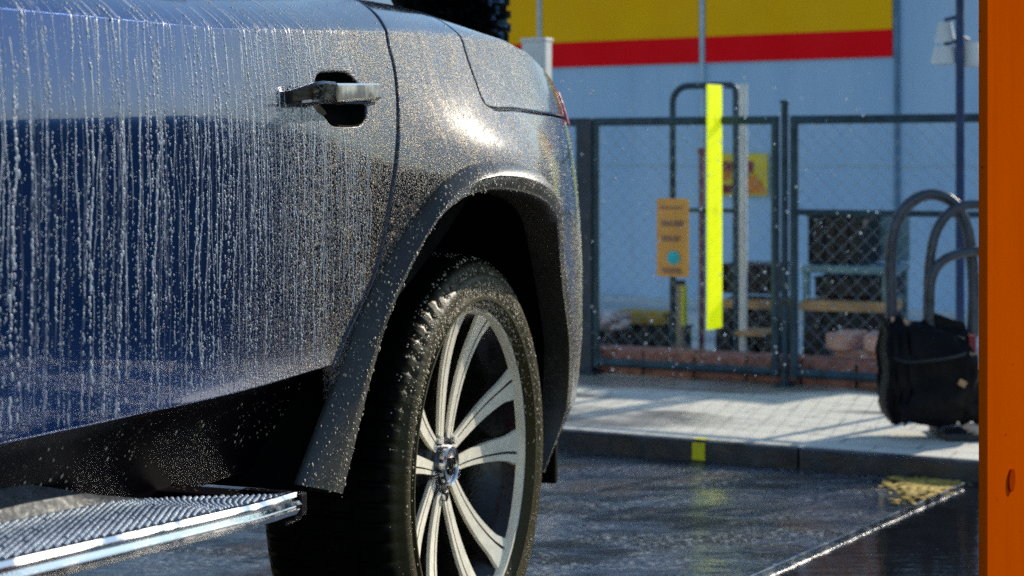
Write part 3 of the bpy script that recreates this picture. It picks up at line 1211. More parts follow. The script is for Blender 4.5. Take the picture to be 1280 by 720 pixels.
def setting_mats():
    t = NT('wet_asphalt')
    p = t.pos()
    big = t.noise(t.scaled(p, (1.0, 2.2, 1)), 1.1, 4, .6, .4)
    pud = t.math('MAXIMUM', t.rng(big, .47, .55), t.mul(t.rng(t.noise(t.scaled(p, (5, 17, 1)), 1, 4, .65), .46, .58), .8))
    gr = t.noise(p, 130, 3, .7)
    st = t.vor(p, 85)
    rip = t.noise(t.scaled(p, (11, 34, 1), rot=(0, 0, .2)), 1, 4, .6, .6)
    c = t.mix(t.rng(gr, .35, .7), (.003, .004, .007), (.022, .023, .025))
    c = t.mix(t.mul(pud, .7), c, (.002, .014, .050))  # blue reflection of the wall put into the puddle colour
    foam = t.rng(t.noise(t.scaled(p, (5, 22, 1)), 1, 6, .75, .5), .60, .68)  # pale patches painted in for sparkle on the wet floor
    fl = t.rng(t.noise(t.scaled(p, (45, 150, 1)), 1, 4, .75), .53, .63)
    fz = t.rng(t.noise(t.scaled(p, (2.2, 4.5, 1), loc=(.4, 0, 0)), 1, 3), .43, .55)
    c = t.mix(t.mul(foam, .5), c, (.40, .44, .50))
    c = t.mix(t.mul(fl, t.mul(fz, .95)), c, (.80, .88, .98))  # flecks painted in for blue-white glints
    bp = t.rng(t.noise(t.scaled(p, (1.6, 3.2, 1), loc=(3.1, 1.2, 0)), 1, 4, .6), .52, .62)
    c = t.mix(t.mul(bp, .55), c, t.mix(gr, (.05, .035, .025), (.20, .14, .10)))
    ln = t.node('ShaderNodeVectorMath', operation='DISTANCE')
    t.put(ln.inputs[0], p)
    ln.inputs[1].default_value = (0, 3.5, 0)
    dry = t.rng(ln.outputs['Value'], 4.0, 8.0)
    c = t.mix(t.mul(dry, .8), c, (.02, .02, .021))
    rough = t.mixf(dry, t.mixf(pud, .24, .07), .85)
    h = t.math('ADD', t.mul(t.math('ADD', gr, st), t.mixf(pud, .9, .06)), t.mul(rip, t.mixf(pud, .5, .9)))
    nm = t.bump(h, t.mixf(pud, .62, .40), .009)
    M['asphalt'] = t.end(t.bsdf(color=c, rough=rough, normal=nm, spec=t.mixf(dry, t.mixf(pud, .22, .5), .05), coat=t.mixf(dry, t.mixf(pud, .04, 1.0), 0), coati=1.75, coatr=.05, coatn=t.bump(t.math('ADD', t.mul(rip, 1.2), t.mul(t.noise(t.scaled(p, (28, 85, 1)), 1, 3, .65), .45)), .85, .016)))

    t = NT('pavement_concrete')
    p = t.scaled(t.pos(), (1, 1, 1), rot=(0, 0, BA))
    br = t.node('ShaderNodeTexBrick')
    t.put(br.inputs['Vector'], p)
    br.inputs['Scale'].default_value = 1
    br.inputs['Brick Width'].default_value = .24
    br.inputs['Row Height'].default_value = .12
    br.inputs['Mortar Size'].default_value = .006
    br.inputs['Color1'].default_value = (.80, .78, .70, 1)
    br.inputs['Color2'].default_value = (.72, .70, .63, 1)
    br.inputs['Mortar'].default_value = (.30, .30, .28, 1)
    n = t.noise(p, 9, 5, .65)
    wet = t.rng(t.noise(t.scaled(p, (.55, 1.9, 1), loc=(1.3, .2, 0)), 1.0, 4, .55, .5), .50, .60)
    c = t.mix(t.rng(n, .3, .75), br.outputs[0], (.84, .80, .68))
    c = t.mix(wet, c, t.mix(.55, c, (.035, .045, .06)))
    nm = t.bump(t.math('ADD', t.mul(br.outputs['Fac'], -.6), t.noise(p, 90, 4, .7)), .5, .006)
    M['pave'] = t.end(t.bsdf(color=c, rough=t.mixf(wet, .55, .09), normal=nm))

    M['kerb'] = plain('kerb_stone', (.035, .045, .06), .35, var=.5, scale=9, bump=.4, bscale=45)
    M['kerb_yellow'] = plain('yellow_reflection_and_sleeve', (.85, .83, .02), .4, var=.12, scale=30)  # paints the kerb's reflection and colours the bollard sleeve
    M['steel'] = plain('wet_steel', (.55, .57, .6), .2, 1, var=.15, bump=.2, bscale=90)
    t = NT('smooth_wet_plate')
    p = t.pos()
    nm = t.bump(t.noise(t.scaled(p, (9, 30, 1)), 1, 4, .6), .25, .006)
    M['plate'] = t.end(t.bsdf(color=t.mix(t.noise(p, 12, 4), (.004, .005, .007), (.018, .020, .026)), rough=.05, normal=nm, spec=.5))

    # painted sheet wall
    t = NT('wall_sheet')
    p = t.coord()
    n = t.noise(t.scaled(p, (2, 2, .6)), 1.2, 5, .6)
    c = t.mix(t.rng(n, .3, .7), (.32, .52, .76), (.41, .60, .82))
    dirt = t.rng(t.noise(t.scaled(p, (14, 14, 1.2)), 1, 4), .52, .75)
    c = t.mix(t.mul(dirt, .25), c, (.25, .32, .40))
    M['wall'] = t.end(t.bsdf(color=c, rough=.45, normal=t.bump(t.noise(p, 2.0, 2), .2, .02)))
    M['hall'] = plain('dark_wall_render', (.05, .065, .09), .7, var=.2, scale=.8)
    M['yellow'] = plain('yellow_fascia', (1.0, .48, .002), .6, spec=.1, var=.06, scale=2)
    M['red'] = plain('red_fascia', (1.0, .003, .010), .6, spec=.1, var=.06, scale=2)
    M['seam'] = plain('wall_seam', (.09, .20, .32), .5, var=.2)
    M['seam_light'] = plain('light_cover_strip', (.40, .55, .66), .4, var=.1)

    M['galv'] = plain('dark_galvanised', (.020, .055, .085), .5, .1, var=.3, scale=20)
    M['post_dark'] = plain('dark_post_paint', (.014, .028, .05), .5, 0, var=.3)
    M['wire'] = plain('galvanised_wire', (.40, .45, .50), .35, .6, var=.2)
    M['white'] = plain('white_paint', (.78, .80, .80), .4, var=.08)
    t = NT('hi_vis_plastic')
    tr = t.node('ShaderNodeBsdfTranslucent')
    tr.inputs[0].default_value = (.95, 1.0, .02, 1)
    ph = t.pos()
    scuff = t.rng(t.noise(t.scaled(ph, (30, 30, 9)), 1, 5, .7), .56, .74)
    pb = t.bsdf(color=t.mix(t.mul(scuff, .45), (1.0, .98, .010), (.46, .46, .05)), rough=.35, emit=(.80, 1.0, .01), emits=.42)  # added emission lifts the strip above the light falling on it
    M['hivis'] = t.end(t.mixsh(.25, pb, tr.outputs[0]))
    t = NT('orange_post_paint')
    p = t.coord()
    z_ = t.xyz(p)[2]
    gm = t.rng(t.noise(t.scaled(p, (16, 16, 2.2)), 1, 5, .65), .42, .72)
    chip = t.rng(t.noise(p, 46, 4, .7), .66, .71)
    c = t.mix(t.noise(p, 4, 4), (.60, .078, .0), (.69, .098, .0))
    c = t.mix(t.mul(gm, .35), c, (.45, .05, .002))
    c = t.mix(t.mul(chip, .8), c, (.10, .022, .006))
    M['orange'] = t.end(t.bsdf(color=c, rough=.9, spec=.0, normal=t.bump(t.math('ADD', t.noise(p, 60, 3), t.mul(chip, -1.5)), .1, .002)))
    M['orange_sign'] = plain('orange_notice', (.75, .36, .08), .5, var=.08)
    M['sign_yellow'] = plain('yellow_sign_face', (.80, .58, .03), .4, var=.08)
    M['ink_red'] = plain('dark_red_ink', (.25, .02, .03), .5)
    M['ink_orange'] = plain('orange_ink', (.75, .22, .02), .5)
    M['ink_grey'] = plain('faded_ink', (.28, .16, .13), .5)
    M['ink_cyan'] = plain('turquoise_ink', (.02, .48, .58), .5)
    M['timber'] = plain('weathered_timber', (.50, .31, .15), .7, var=.35, scale=14, bump=.4)
    M['ochre'] = plain('ochre_board', (.45, .30, .05), .7, var=.2)
    M['dark_box'] = plain('dark_plastic_crate', (.012, .016, .024), .5, var=.4)
    M['teal'] = plain('teal_metal', (.16, .30, .36), .4, .2, var=.2)
    M['brick'] = plain('red_brick', (.36, .15, .11), .8, var=.35, scale=25, bump=.5)
    M['brick_pale'] = plain('pale_pink_brick', (.62, .36, .28), .8, var=.3, scale=25, bump=.5)
    M['rag'] = plain('pale_rag', (.50, .42, .44), .8, var=.4, scale=30, bump=.5)
    M['black_fabric'] = plain('black_cover', (.003, .003, .005), .6, spec=.2, var=.5, scale=7, bump=.5, bscale=18, bdist=.03)
    M['hose'] = plain('grey_hose', (.06, .075, .10), .2, var=.25, scale=20)
    M['blue_pole'] = plain('blue_pole_paint', (.008, .035, .13), .4, var=.25)
    M['straw'] = plain('straw_debris', (.50, .34, .07), .8, var=.5, scale=60, bump=.6)
    M['bristle'] = plain('black_bristles', (.006, .007, .010), .5, var=.5, scale=30)
    M['bristle_b'] = plain('blue_bristle_tips', (.15, .32, .50), .5, var=.5, scale=30)
    t = NT('spray')
    M['spray'] = t.end(t.bsdf(color=(.85, .9, .95), rough=.1, trans=.5, ior=1.33))


setting_mats()


def struct(o):
    o['kind'] = 'structure'
    return o


# ground
bm = bmesh.new()
bmesh.ops.create_grid(bm, x_segments=2, y_segments=2, size=300)
struct(obj('ground', bm, M['asphalt']))
# pavement
PZ = .06
K0 = gnd(697, 562)
KERBW = .045


def slab(c0, along0, along1, depth0, depth1, z0, z1, mat, name, A=av, B=bv, bevel=.0):
    bm = bmesh.new()
    vs = []
    for z in (z0, z1):
        for a_, d_ in ((along0, depth0), (along1, depth0), (along1, depth1), (along0, depth1)):
            p = c0 + B * a_ + A * d_
            vs.append(bm.verts.new((p.x, p.y, z)))
    bm.faces.new(vs[:4][::-1])
    bm.faces.new(vs[4:])
    for i in range(4):
        bm.faces.new((vs[i], vs[(i + 1) % 4], vs[4 + (i + 1) % 4], vs[4 + i]))
    return obj(name, bm, mat, bevel=bevel)


struct(slab(K0, -9, 2.6, KERBW, 14, -.1, PZ, M['pave'], 'pavement'))
kerb_top = .064
bm = bmesh.new()
x0 = -9.1
while x0 < 2.2:
    Lk = .9
    c = K0 + bv * (x0 + Lk / 2) + av * (KERBW / 2)
    box(bm, (c.x, c.y, kerb_top / 2 - .03), (Lk - .006, KERBW - .003, kerb_top + .06), RB)
    x0 += Lk
struct(obj('kerb', bm, M['kerb'], bevel=.008))
# reflection of the yellow marker strip, painted on the kerb
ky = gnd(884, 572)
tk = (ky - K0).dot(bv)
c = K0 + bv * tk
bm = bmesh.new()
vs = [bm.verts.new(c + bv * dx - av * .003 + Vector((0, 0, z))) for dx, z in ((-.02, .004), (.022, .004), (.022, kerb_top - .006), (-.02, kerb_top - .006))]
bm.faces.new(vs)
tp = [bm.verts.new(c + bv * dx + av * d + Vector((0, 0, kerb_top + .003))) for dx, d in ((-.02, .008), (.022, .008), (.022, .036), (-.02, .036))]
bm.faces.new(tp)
tag(obj('kerb_reflection', bm, M['kerb_yellow']), 'bright yellow reflection of the marker strip painted on the dark kerb edge', 'reflection')
# glossy plate and its steel edging, lower right
E0, E1 = gnd(960, 720), gnd(1218, 605)
ed = (E1 - E0).normalized()
er = Vector((ed.y, -ed.x, 0))
E0x = E0 - ed * 1.5
E1x = E1 + ed * .06
bm = bmesh.new()
vs = [bm.verts.new((p.x, p.y, .006)) for p in (E0x, E0x + er * 1.6, E1x + er * 1.6, E1x)]
bm.faces.new(vs)
struct(obj('floor', bm, M['plate']))
bm = bmesh.new()
m = (E0x + E1x) / 2
ang = math.atan2(ed.y, ed.x)
box(bm, (m.x, m.y, .008), ((E1x - E0x).length, .006, .018), rotz(ang))
tag(obj('steel_edging', bm, M['steel'], bevel=.003), 'thin shiny steel edging strip crossing the wet floor', 'edging')

# ---- painted wall of the station
W0 = Vector((.263, 11.6, 0)) 
WH = 2.15
wall = thing('station_wall', 'pale blue panelled wall with a yellow and red band near the top', 'wall', tuple(W0), -WAa)


def wx(px):
    k = (px - 640) / F
    return (k * W0.y - W0.x) / (wb.x - k * wb.y)      # along-wall coordinate of an image column


seams = [wx(676), wx(879), wx(1122)]
step = seams[2] - seams[1]
edges_ = [seams[0] - step * i for i in range(6, 0, -1)] + seams + [seams[2] + step * i for i in range(1, 5)]
edges_ = [e for e in edges_ if e < 4.3] + [4.35]
bm = bmesh.new()
for a_, b_ in zip(edges_, edges_[1:]):
    g_ = .006
    box(bm, ((a_ + b_) / 2, .04, WH / 2), (b_ - a_ - 2 * g_, .08, WH))
obj('wall_panel', bm, M['wall'], wall, bevel=.004)
bm = bmesh.new()
box(bm, ((edges_[0] + edges_[-1]) / 2, .10, WH / 2), (edges_[-1] - edges_[0], .03, WH - .02))
obj('backing', bm, M['seam'], wall)
zr0, zr1 = 1.538, 1.70
for nm, z0, z1, mt in (('red_band', zr0, zr1, 'red'), ('yellow_band', zr1 + .001, WH - .04, 'yellow')):
    bm = bmesh.new()
    for a_, b_ in ((edges_[2], seams[0] - .015), (seams[0] + .018, seams[1] - .022), (seams[1] + .022, seams[2] - .028)):
        box(bm, ((a_ + b_) / 2, -.008, (z0 + z1) / 2), (b_ - a_, .016, z1 - z0))
    obj(nm, bm, M[mt], wall)
for e in edges_[3:]:
    bm = bmesh.new()
    box(bm, (e, -.011, WH / 2), (.028, .022, WH))
    obj('cover_strip', bm, M['seam'] if abs(e - seams[2]) < .01 else M['seam_light'], wall)
bm = bmesh.new()
zq = H - (206 - HZ) / F * 11
box(bm, ((edges_[0] + edges_[-1]) / 2, -.002, zq), (edges_[-1] - edges_[0], .01, .012))
obj('wall_rail', bm, M['seam_light'], wall)

# low dark wall added out of view so the lower door mirrors dark
low = thing('unseen_wall', 'low dark grey wall added out of view to the right of the banded wall', 'wall', tuple(W0 + wb * 4.36), -WAa)
for i in range(9):
    obj('wall_panel', box(bmesh.new(), (i * 1.4 + .7, .1, .8), (1.385, .12, 1.6)), M['hall'], low, bevel=.004)
obj('wall_coping', box(bmesh.new(), (6.3, .1, 1.63), (12.7, .2, .06)), M['seam'], low)

# ---- yellow picture sign fixed to the fence side of the wall
def wall_pt(px, py):
    t = wx(px)
    p = W0 + wb * t
    return t, H - (py - HZ) / F * p.y


t0, z1 = wall_pt(903, 192)
t1, z0 = wall_pt(962, 245)
ws = (t1 - t0)
hs = z1 - z0
cen = W0 + wb * ((t0 + t1) / 2) - wa * .035
sg = thing('warning_sign', 'small yellow picture sign with dark red and orange figures on the pale wall', 'sign', (cen.x, cen.y, z0), -WAa)
obj('sign_plate', box(bmesh.new(), (0, .008, hs / 2), (ws, .012, hs)), M['sign_yellow'], sg, bevel=.003)
bm = bmesh.new()
for x, z, w, h in ((-.36, .68, .22, .26), (-.36, .47, .18, .12), (-.34, .16, .26, .2), (.06, .68, .30, .28), (.03, .42, .2, .16), (-.06, .14, .22, .18)):
    obj('printed_figure', box(bmesh.new(), (x * ws, -.001, z * hs), (w * ws, .004, h * hs)), M['ink_red'], sg)
bm = bmesh.new()
vs = [bm.verts.new((x * ws, -.004, z * hs)) for x, z in ((.06, .06), (.48, .06), (.40, .30), (.24, .50), (.08, .40))]
bm.faces.new(vs)
obj('printed_flame', bm, M['ink_orange'], sg)
bm = bmesh.new()
vs = [bm.verts.new((x * ws, -.004, z * hs)) for x, z in ((-.44, .36), (-.28, .36), (-.3, .6), (-.42, .6))]
bm.faces.new(vs)
obj('printed_flame', bm, M['ink_orange'], sg)

# ---- chain-link fence
FP = gnd(735, 467, PZ)


def fx(px):
    k = (px - 640) / F
    return (k * FP.y - FP.x) / (bv.x - k * bv.y)


def fpt(px, d=0.0, z=PZ):
    k = (px - 640) / F
    q = FP + av * d
    p = q + bv * ((k * q.y - q.x) / (bv.x - k * bv.y))
    return Vector((p.x, p.y, z))


FTOP = 1.10


def fence_panel(px0, px1, label, zmid=None, tub=.017):
    a_, b_ = fx(px0), fx(px1)
    o = FP + bv * ((a_ + b_) / 2)
    f = thing('chain_link_fence', label, 'fence', (o.x, o.y, PZ), -BA, 'chain link fence panels')
    w = b_ - a_
    h = FTOP - PZ
    z0 = .03
    bm = bmesh.new()
    tube(bm, [(-w / 2, 0, h - .015), (w / 2, 0, h - .015)], tub)
    tube(bm, [(-w / 2, 0, z0 + .02), (w / 2, 0, z0 + .02)], tub)
    for x in (-w / 2 + .012, w / 2 - .012):
        tube(bm, [(x, 0, z0), (x, 0, h)], tub)
    if zmid:
        tube(bm, [(-w / 2, 0, zmid), (w / 2, 0, zmid)], .012)
    obj('fence_frame', bm, M['galv'], f, smooth=True)
    bm = bmesh.new()
    pitch = .062
    r = .0008
    zlo, zhi = z0 + .02, h - .02
    hh = zhi - zlo
    k = -int(hh / pitch) - 1
    x = -w / 2 - hh
    while x < w / 2 + hh:
        for sgn, yy in ((1, .003), (-1, -.003)):
            # wire x(t) = x + sgn*t, z = zlo + t
            t_a, t_b = 0.0, hh
            xs = x if sgn > 0 else x + hh
            lo = (-w / 2 - xs) * sgn
            hi = (w / 2 - xs) * sgn
            lo, hi = min(lo, hi), max(lo, hi)
            t_a, t_b = max(t_a, lo), min(t_b, hi)
            if t_b - t_a > .02:
                tube(bm, [(xs + sgn * t_a, yy, zlo + t_a), (xs + sgn * t_b, yy, zlo + t_b)], r, 4, False)
        x += pitch
    obj('wire_mesh', bm, M['wire'], f)
    return f


fence_panel(560, 728, 'chain link fence panel hidden mostly behind the blue car', .6)
fence_panel(741, 973, 'chain link fence panel behind the orange notice and the yellow marker')
fence_panel(989, 1290, 'chain link fence panel behind the black covered vacuum, dark crate behind it', .67)


def post(px, wpx, ztop, mat, label, round_=False, d=0.0):
    p = fpt(px, d)
    w = wpx / F * p.y
    o = thing('fence_post', label, 'post', tuple(p), -BA, 'fence posts')
    bm = bmesh.new()
    if round_:
        tube(bm, [(0, 0, 0), (0, 0, ztop - PZ)], w / 2, 16)
    else:
        box(bm, (0, 0, (ztop - PZ) / 2), (w, .06, ztop - PZ))
    obj('shaft', bm, mat, o, smooth=round_)
    bm = bmesh.new()
    box(bm, (0, 0, ztop - PZ + .004), (w * 1.15, .065 if not round_ else w * 1.1, .014))
    obj('post_cap', bm, mat, o, bevel=.004)
    bm = bmesh.new()
    box(bm, (0, 0, .006), (w * 1.8, .12, .012))
    obj('base_plate', bm, mat, o, bevel=.003)


post(734, 19, FTOP - .01, M['post_dark'], 'wide dark fence post nearest the car tail')
post(981, 9, FTOP + .05, M['galv'], 'slim tall round fence post between the two gate frames', True)

# ---- hoop rail with yellow marker and pale pole
HP = 1.1     # metres behind the fence


def hoop():
    a_, b_ = fpt(841, .35), fpt(920, .35)
    m = (a_ + b_) / 2
    o = thing('hoop_barrier', 'grey tubular hoop barrier rising above the fence behind the notice', 'barrier', tuple(m), -BA)
    hw = (b_ - a_).length / 2
    zt = H + (HZ - 107) / F * m.y - PZ
    pts = [(-hw, 0, 0), (-hw, 0, zt * .5), (-hw, 0, zt - .07)]
    for k in range(1, 7):
        t = k / 7 * math.pi / 2
        pts.append((-hw + .07 * (1 - math.cos(t)), 0, zt - .07 + .07 * math.sin(t)))
    pts += [(-hw + .07, 0, zt), (hw - .03, 0, zt)]
    for k in range(1, 5):
        t = k / 5 * math.pi / 2
        pts.append((hw - .03 + .03 * math.sin(t), 0, zt - .03 + .03 * math.cos(t)))
    pts += [(hw, 0, zt - .05), (hw, 0, 0)]
    obj('hoop_tube', tube(bmesh.new(), pts, .014, 12), M['galv'], o, smooth=True)
    bm = bmesh.new()
    zz_ = H - (263 - HZ) / F * m.y - PZ
    tube(bm, [(-hw, 0, zz_), (hw, 0, zz_)], .009, 10)
    obj('cross_rail', bm, M['galv'], o, smooth=True)
    for x in (-hw, hw):
        obj('base_plate', box(bmesh.new(), (x, 0, .006), (.09, .09, .012)), M['galv'], o, bevel=.003)


hoop()
p = fpt(929, .30)
zt = H + (HZ - 105) / F * p.y - PZ
o = thing('marker_pole', 'slim white pole standing just right of the hoop', 'pole', tuple(p), -BA)
obj('pole_shaft', tube(bmesh.new(), [(0, 0, 0), (0, 0, zt)], .017, 12), M['white'], o, smooth=True)
obj('pole_foot', tube(bmesh.new(), [(0, 0, 0), (0, 0, .02)], .04, 16), M['white'], o, smooth=True)
p = fpt(893, -.06)
zt = H + (HZ - 106) / F * p.y - PZ
zb_ = H - (411 - HZ) / F * p.y - PZ
ww = 17 / F * p.y
MA = R(57)
o = thing('height_marker', 'fluorescent yellow upright marker strip clamped to the front of the fence', 'marker', tuple(p), MA)
bm = bmesh.new()
box(bm, (0, 0, (zt + zb_) / 2), (ww / math.cos(MA + .115), .010, zt - zb_))
obj('marker_strip', bm, M['hivis'], o, bevel=.003)
for zc_m in (FTOP - PZ - .015, .67):
    obj('clamp', box(bmesh.new(), (0, .024, zc_m), (.03, .045, .02)), M['post_dark'], o, bevel=.003)
# red downpipe-like rod behind the marker
p = fpt(877, .9)
zt = H - (185 - HZ) / F * p.y - PZ
o = thing('hydrant_pipe', 'thin dull red pipe standing just left of the yellow marker', 'pipe', tuple(p), -BA)
mred = plain('dull_red_pipe', (.26, .10, .12), .6, var=.3)
obj('pipe_shaft', tube(bmesh.new(), [(0, 0, 0), (0, 0, zt)], .013, 10), mred, o, smooth=True)
obj('pipe_flange', tube(bmesh.new(), [(0, 0, zt - .03), (0, 0, zt)], .019, 12), mred, o, smooth=True)

# ---- orange notice on its post
p = fpt(841, -.03)
k = p.y / F
z1, z0 = H - (248 - HZ) * k - PZ, H - (346 - HZ) * k - PZ
w = 38 * k
o = thing('notice_board', 'orange notice with lines of print and a turquoise dot hung on the fence', 'sign', tuple(p), -BA)
obj('notice_plate', box(bmesh.new(), (0, 0, (z0 + z1) / 2), (w / math.cos(BA), .008, z1 - z0)), M['orange_sign'], o, bevel=.002)
bm = bmesh.new()
wz = w / math.cos(BA)
hz = z1 - z0
for zz_, segs in ((.88, ((-.28, .2), (.02, .3), (.26, .1))), (.70, ((-.2, .34), (.2, .3))), (.66, ((-.24, .2), (.1, .44))), (.51, ((-.18, .3), (.14, .2))), (.47, ((-.05, .5),)), (.10, ((-.22, .24), (.1, .3))), (.06, ((0, .6),))):
    for x, ww_ in segs:
        obj('print_line', box(bmesh.new(), (x * wz, -.006, z0 + zz_ * hz), (ww_ * wz, .003, .026 * hz)), M['ink_grey'], o)
bm = bmesh.new()
bmesh.ops.create_circle(bm, cap_ends=True, segments=24, radius=.027, matrix=Matrix.Translation((.04 * wz, -.008, z0 + .245 * hz)) @ Matrix.Rotation(R(90), 4, 'X'))
obj('print_dot', bm, M['ink_cyan'], o)

# ---- short bollard
p = fpt(850, .5)
k = p.y / F
zt = H - (355 - HZ) * k - PZ
o = thing('bollard', 'short bollard with one yellow side below the orange notice', 'bollard', tuple(p), -BA)
obj('bollard_shaft', box(bmesh.new(), (0, 0, zt / 2), (.034, .034, zt)), plain('beige_bollard', (.36, .30, .24), .6), o, bevel=.004)
obj('bollard_cap', box(bmesh.new(), (0, 0, zt + .008), (.04, .04, .016)), M['dark_box'], o, bevel=.003)
obj('bollard_sleeve', box(bmesh.new(), (.021, -.004, zt - .09), (.012, .044, .17)), M['kerb_yellow'], o, bevel=.002)

# ---- clutter behind the fence
def plankpile(name, label, cat, px0, px1, py, thick, d, mat, depth=.18, gap=None, n=1, grp=None):
    a_, b_ = fpt(px0, d), fpt(px1, d)
    m = (a_ + b_) / 2
    k = m.y / F
    z = H - (py - HZ) * k
    o = thing(name, label, cat, (m.x, m.y, PZ), -BA, grp)
    ln = (b_ - a_).length
    for i in range(n):
        bm = bmesh.new()
        box(bm, (random.uniform(-.02, .02), i * depth / n, z - PZ), (ln * random.uniform(.96, 1), depth / n - .008, thick))
        obj('plank' if n > 1 else 'board', bm, mat, o, bevel=.004)
    bm = bmesh.new()
    for x in (-ln * .36, ln * .36):
        hh_ = z - PZ - thick / 2
        box(bm, (x, depth * .3, hh_ / 2), (.07, depth, hh_))
    obj('bearer', bm, M['dark_box'], o, bevel=.004)
    return o


plankpile('timber_beam', 'ochre wooden beam lying low left of the bollard', 'beam', 778, 842, 396, .055, .75, M['ochre'])
plankpile('plank_stack', 'tan planks stacked on dark blocks right of the yellow marker', 'planks', 900, 972, 380, .035, .55, M['timber'], .3, None, 3)
plankpile('short_timber', 'short pale timber offcut lying low beside the gate post', 'timber', 932, 968, 415, .02, .35, M['timber'])
plankpile('plank_shelf', 'long tan planks lying under the teal bench behind the fence', 'planks', 1006, 1115, 383, .040, .5, M['timber'], .3, None, 3)


def crate(px0, px1, py0, py1, d, label, dep=.3, name='storage_crate', cat='crate'):
    a_, b_ = fpt(px0, d), fpt(px1, d)
    m = (a_ + b_) / 2
    k = m.y / F
    z1_, z0_ = H - (py0 - HZ) * k, H - (py1 - HZ) * k
    o = thing(name, label, cat, (m.x, m.y, max(z0_, PZ)), -BA, 'dark crates behind the fence')
    hh = z1_ - max(z0_, PZ)
    w = (b_ - a_).length
    bm = bmesh.new()
    box(bm, (0, dep / 2, hh * .46), (w * .95, dep * .95, hh * .9))
    for i in range(5):
        box(bm, (-w * .42 + i * w * .21, 0, hh * .46), (w * .035, dep * .06, hh * .84))
    obj('crate_body', bm, M['dark_box'], o, bevel=.006)
    bm = bmesh.new()
    box(bm, (0, dep / 2, hh * .95), (w, dep, hh * .08))
    obj('crate_rim', bm, M['dark_box'], o, bevel=.005)
    return o


crate(742, 842, 409, 452, .62, 'long low dark crate under the ochre beam', .25)
crate(900, 966, 330, 368, .6, 'dark crate lying on top of the tan planks by the marker', .25)
crate(898, 966, 392, 440, .5, 'dark crate under the tan planks beside the marker', .25)
crate(1007, 1080, 266, 331, .62, 'tall black crate standing on the teal bench', .3)
crate(1015, 1112, 347, 372, .55, 'flat black crate tucked below the teal bench top', .25)
crate(1012, 1110, 392, 416, .45, 'flat black crate under the long tan planks', .25)


def bench():
    a_, b_ = fpt(1004, .55), fpt(1112, .55)
    m = (a_ + b_) / 2
    k = m.y / F
    o = thing('metal_bench', 'teal metal bench frame carrying the tall black crate', 'bench', (m.x, m.y, PZ), -BA)
    w = (b_ - a_).length
    zt_ = H - (337 - HZ) * k - PZ
    obj('bench_top', box(bmesh.new(), (0, .15, zt_), (w, .36, .03)), M['teal'], o, bevel=.005)
    for x in (-w / 2 + .015, w / 2 - .015):
        for y in (0, .3):
            obj('leg', box(bmesh.new(), (x, y, zt_ / 2), (.026, .026, zt_ - .03)), M['teal'], o, bevel=.003)
    obj('back_panel', box(bmesh.new(), (w * .32, .34, zt_ + .12), (w * .34, .012, .2)), M['teal'], o, bevel=.003)


bench()
# bricks
a_ = fpt(1076, .3)
i_br = 0
brick_labels = ['pink brick set end on at the bottom left of the small stack', 'pink brick set end on at the bottom right beside the black cover', 'pink brick lying lengthwise in the middle of the small stack', 'pink brick end on at the top left of the small stack', 'pink brick end on at the top right of the small stack']
for (dx, z, rz) in ((0, 0, 1.6), (.12, 0, 1.5), (.05, .066, .06), (-.01, .132, 1.45), (.12, .132, 1.7)):
    q = fpt(1062, .22) + bv * dx
    bm = bmesh.new()
    box(bm, (0, 0, .0325), (.20, .095, .064))
    bmesh.ops.bevel(bm, geom=bm.edges[:], offset=.005, segments=1, affect='EDGES')
    o = obj('brick', bm, M['brick_pale'])
    o.location = (q.x, q.y, PZ + z)
    o.rotation_euler = (0, 0, -BA + rz)
    tag(o, brick_labels[i_br], 'brick', 'loose bricks behind the fence')
    i_br += 1
# low red plinth under the fence
c = FP + bv * 1.0
bm = bmesh.new()
x = -2.2
while x < 3.2:
    w = .22
    q = FP + bv * (x + w / 2) + av * .13
    box(bm, (q.x, q.y, PZ + .05), (w - .01, .16, .10 + random.uniform(-.004, .004)), RB)
    x += w
tag(obj('brick_edging', bm, M['brick'], bevel=.006), 'low edging of worn red bricks along the foot of the fence', 'edging')
# crumpled pale rags
q = fpt(762, .55)
k = q.y / F
bm = bmesh.new()
zc_r = H - (398 - HZ) * k
for i in range(46):
    v = Vector((random.uniform(-.075, .075), random.gauss(0, .022), abs(random.gauss(.0, .018))))
    r = random.uniform(.018, .030)
    bmesh.ops.create_icosphere(bm, subdivisions=1, radius=r, matrix=Matrix.Translation(v + Vector((0, 0, r * .6))) @ Matrix.Diagonal((1, .8, .6 + random.random() * .5, 1)))
for v in bm.verts:
    v.co += Vector((random.gauss(0, .004), random.gauss(0, .004), random.gauss(0, .004)))
o = obj('rag_heap', bm, M['rag'])
o.location = (q.x, q.y, zc_r - .05)
tag(o, 'crumpled heap of pale pink rags on the low dark crate', 'rags')

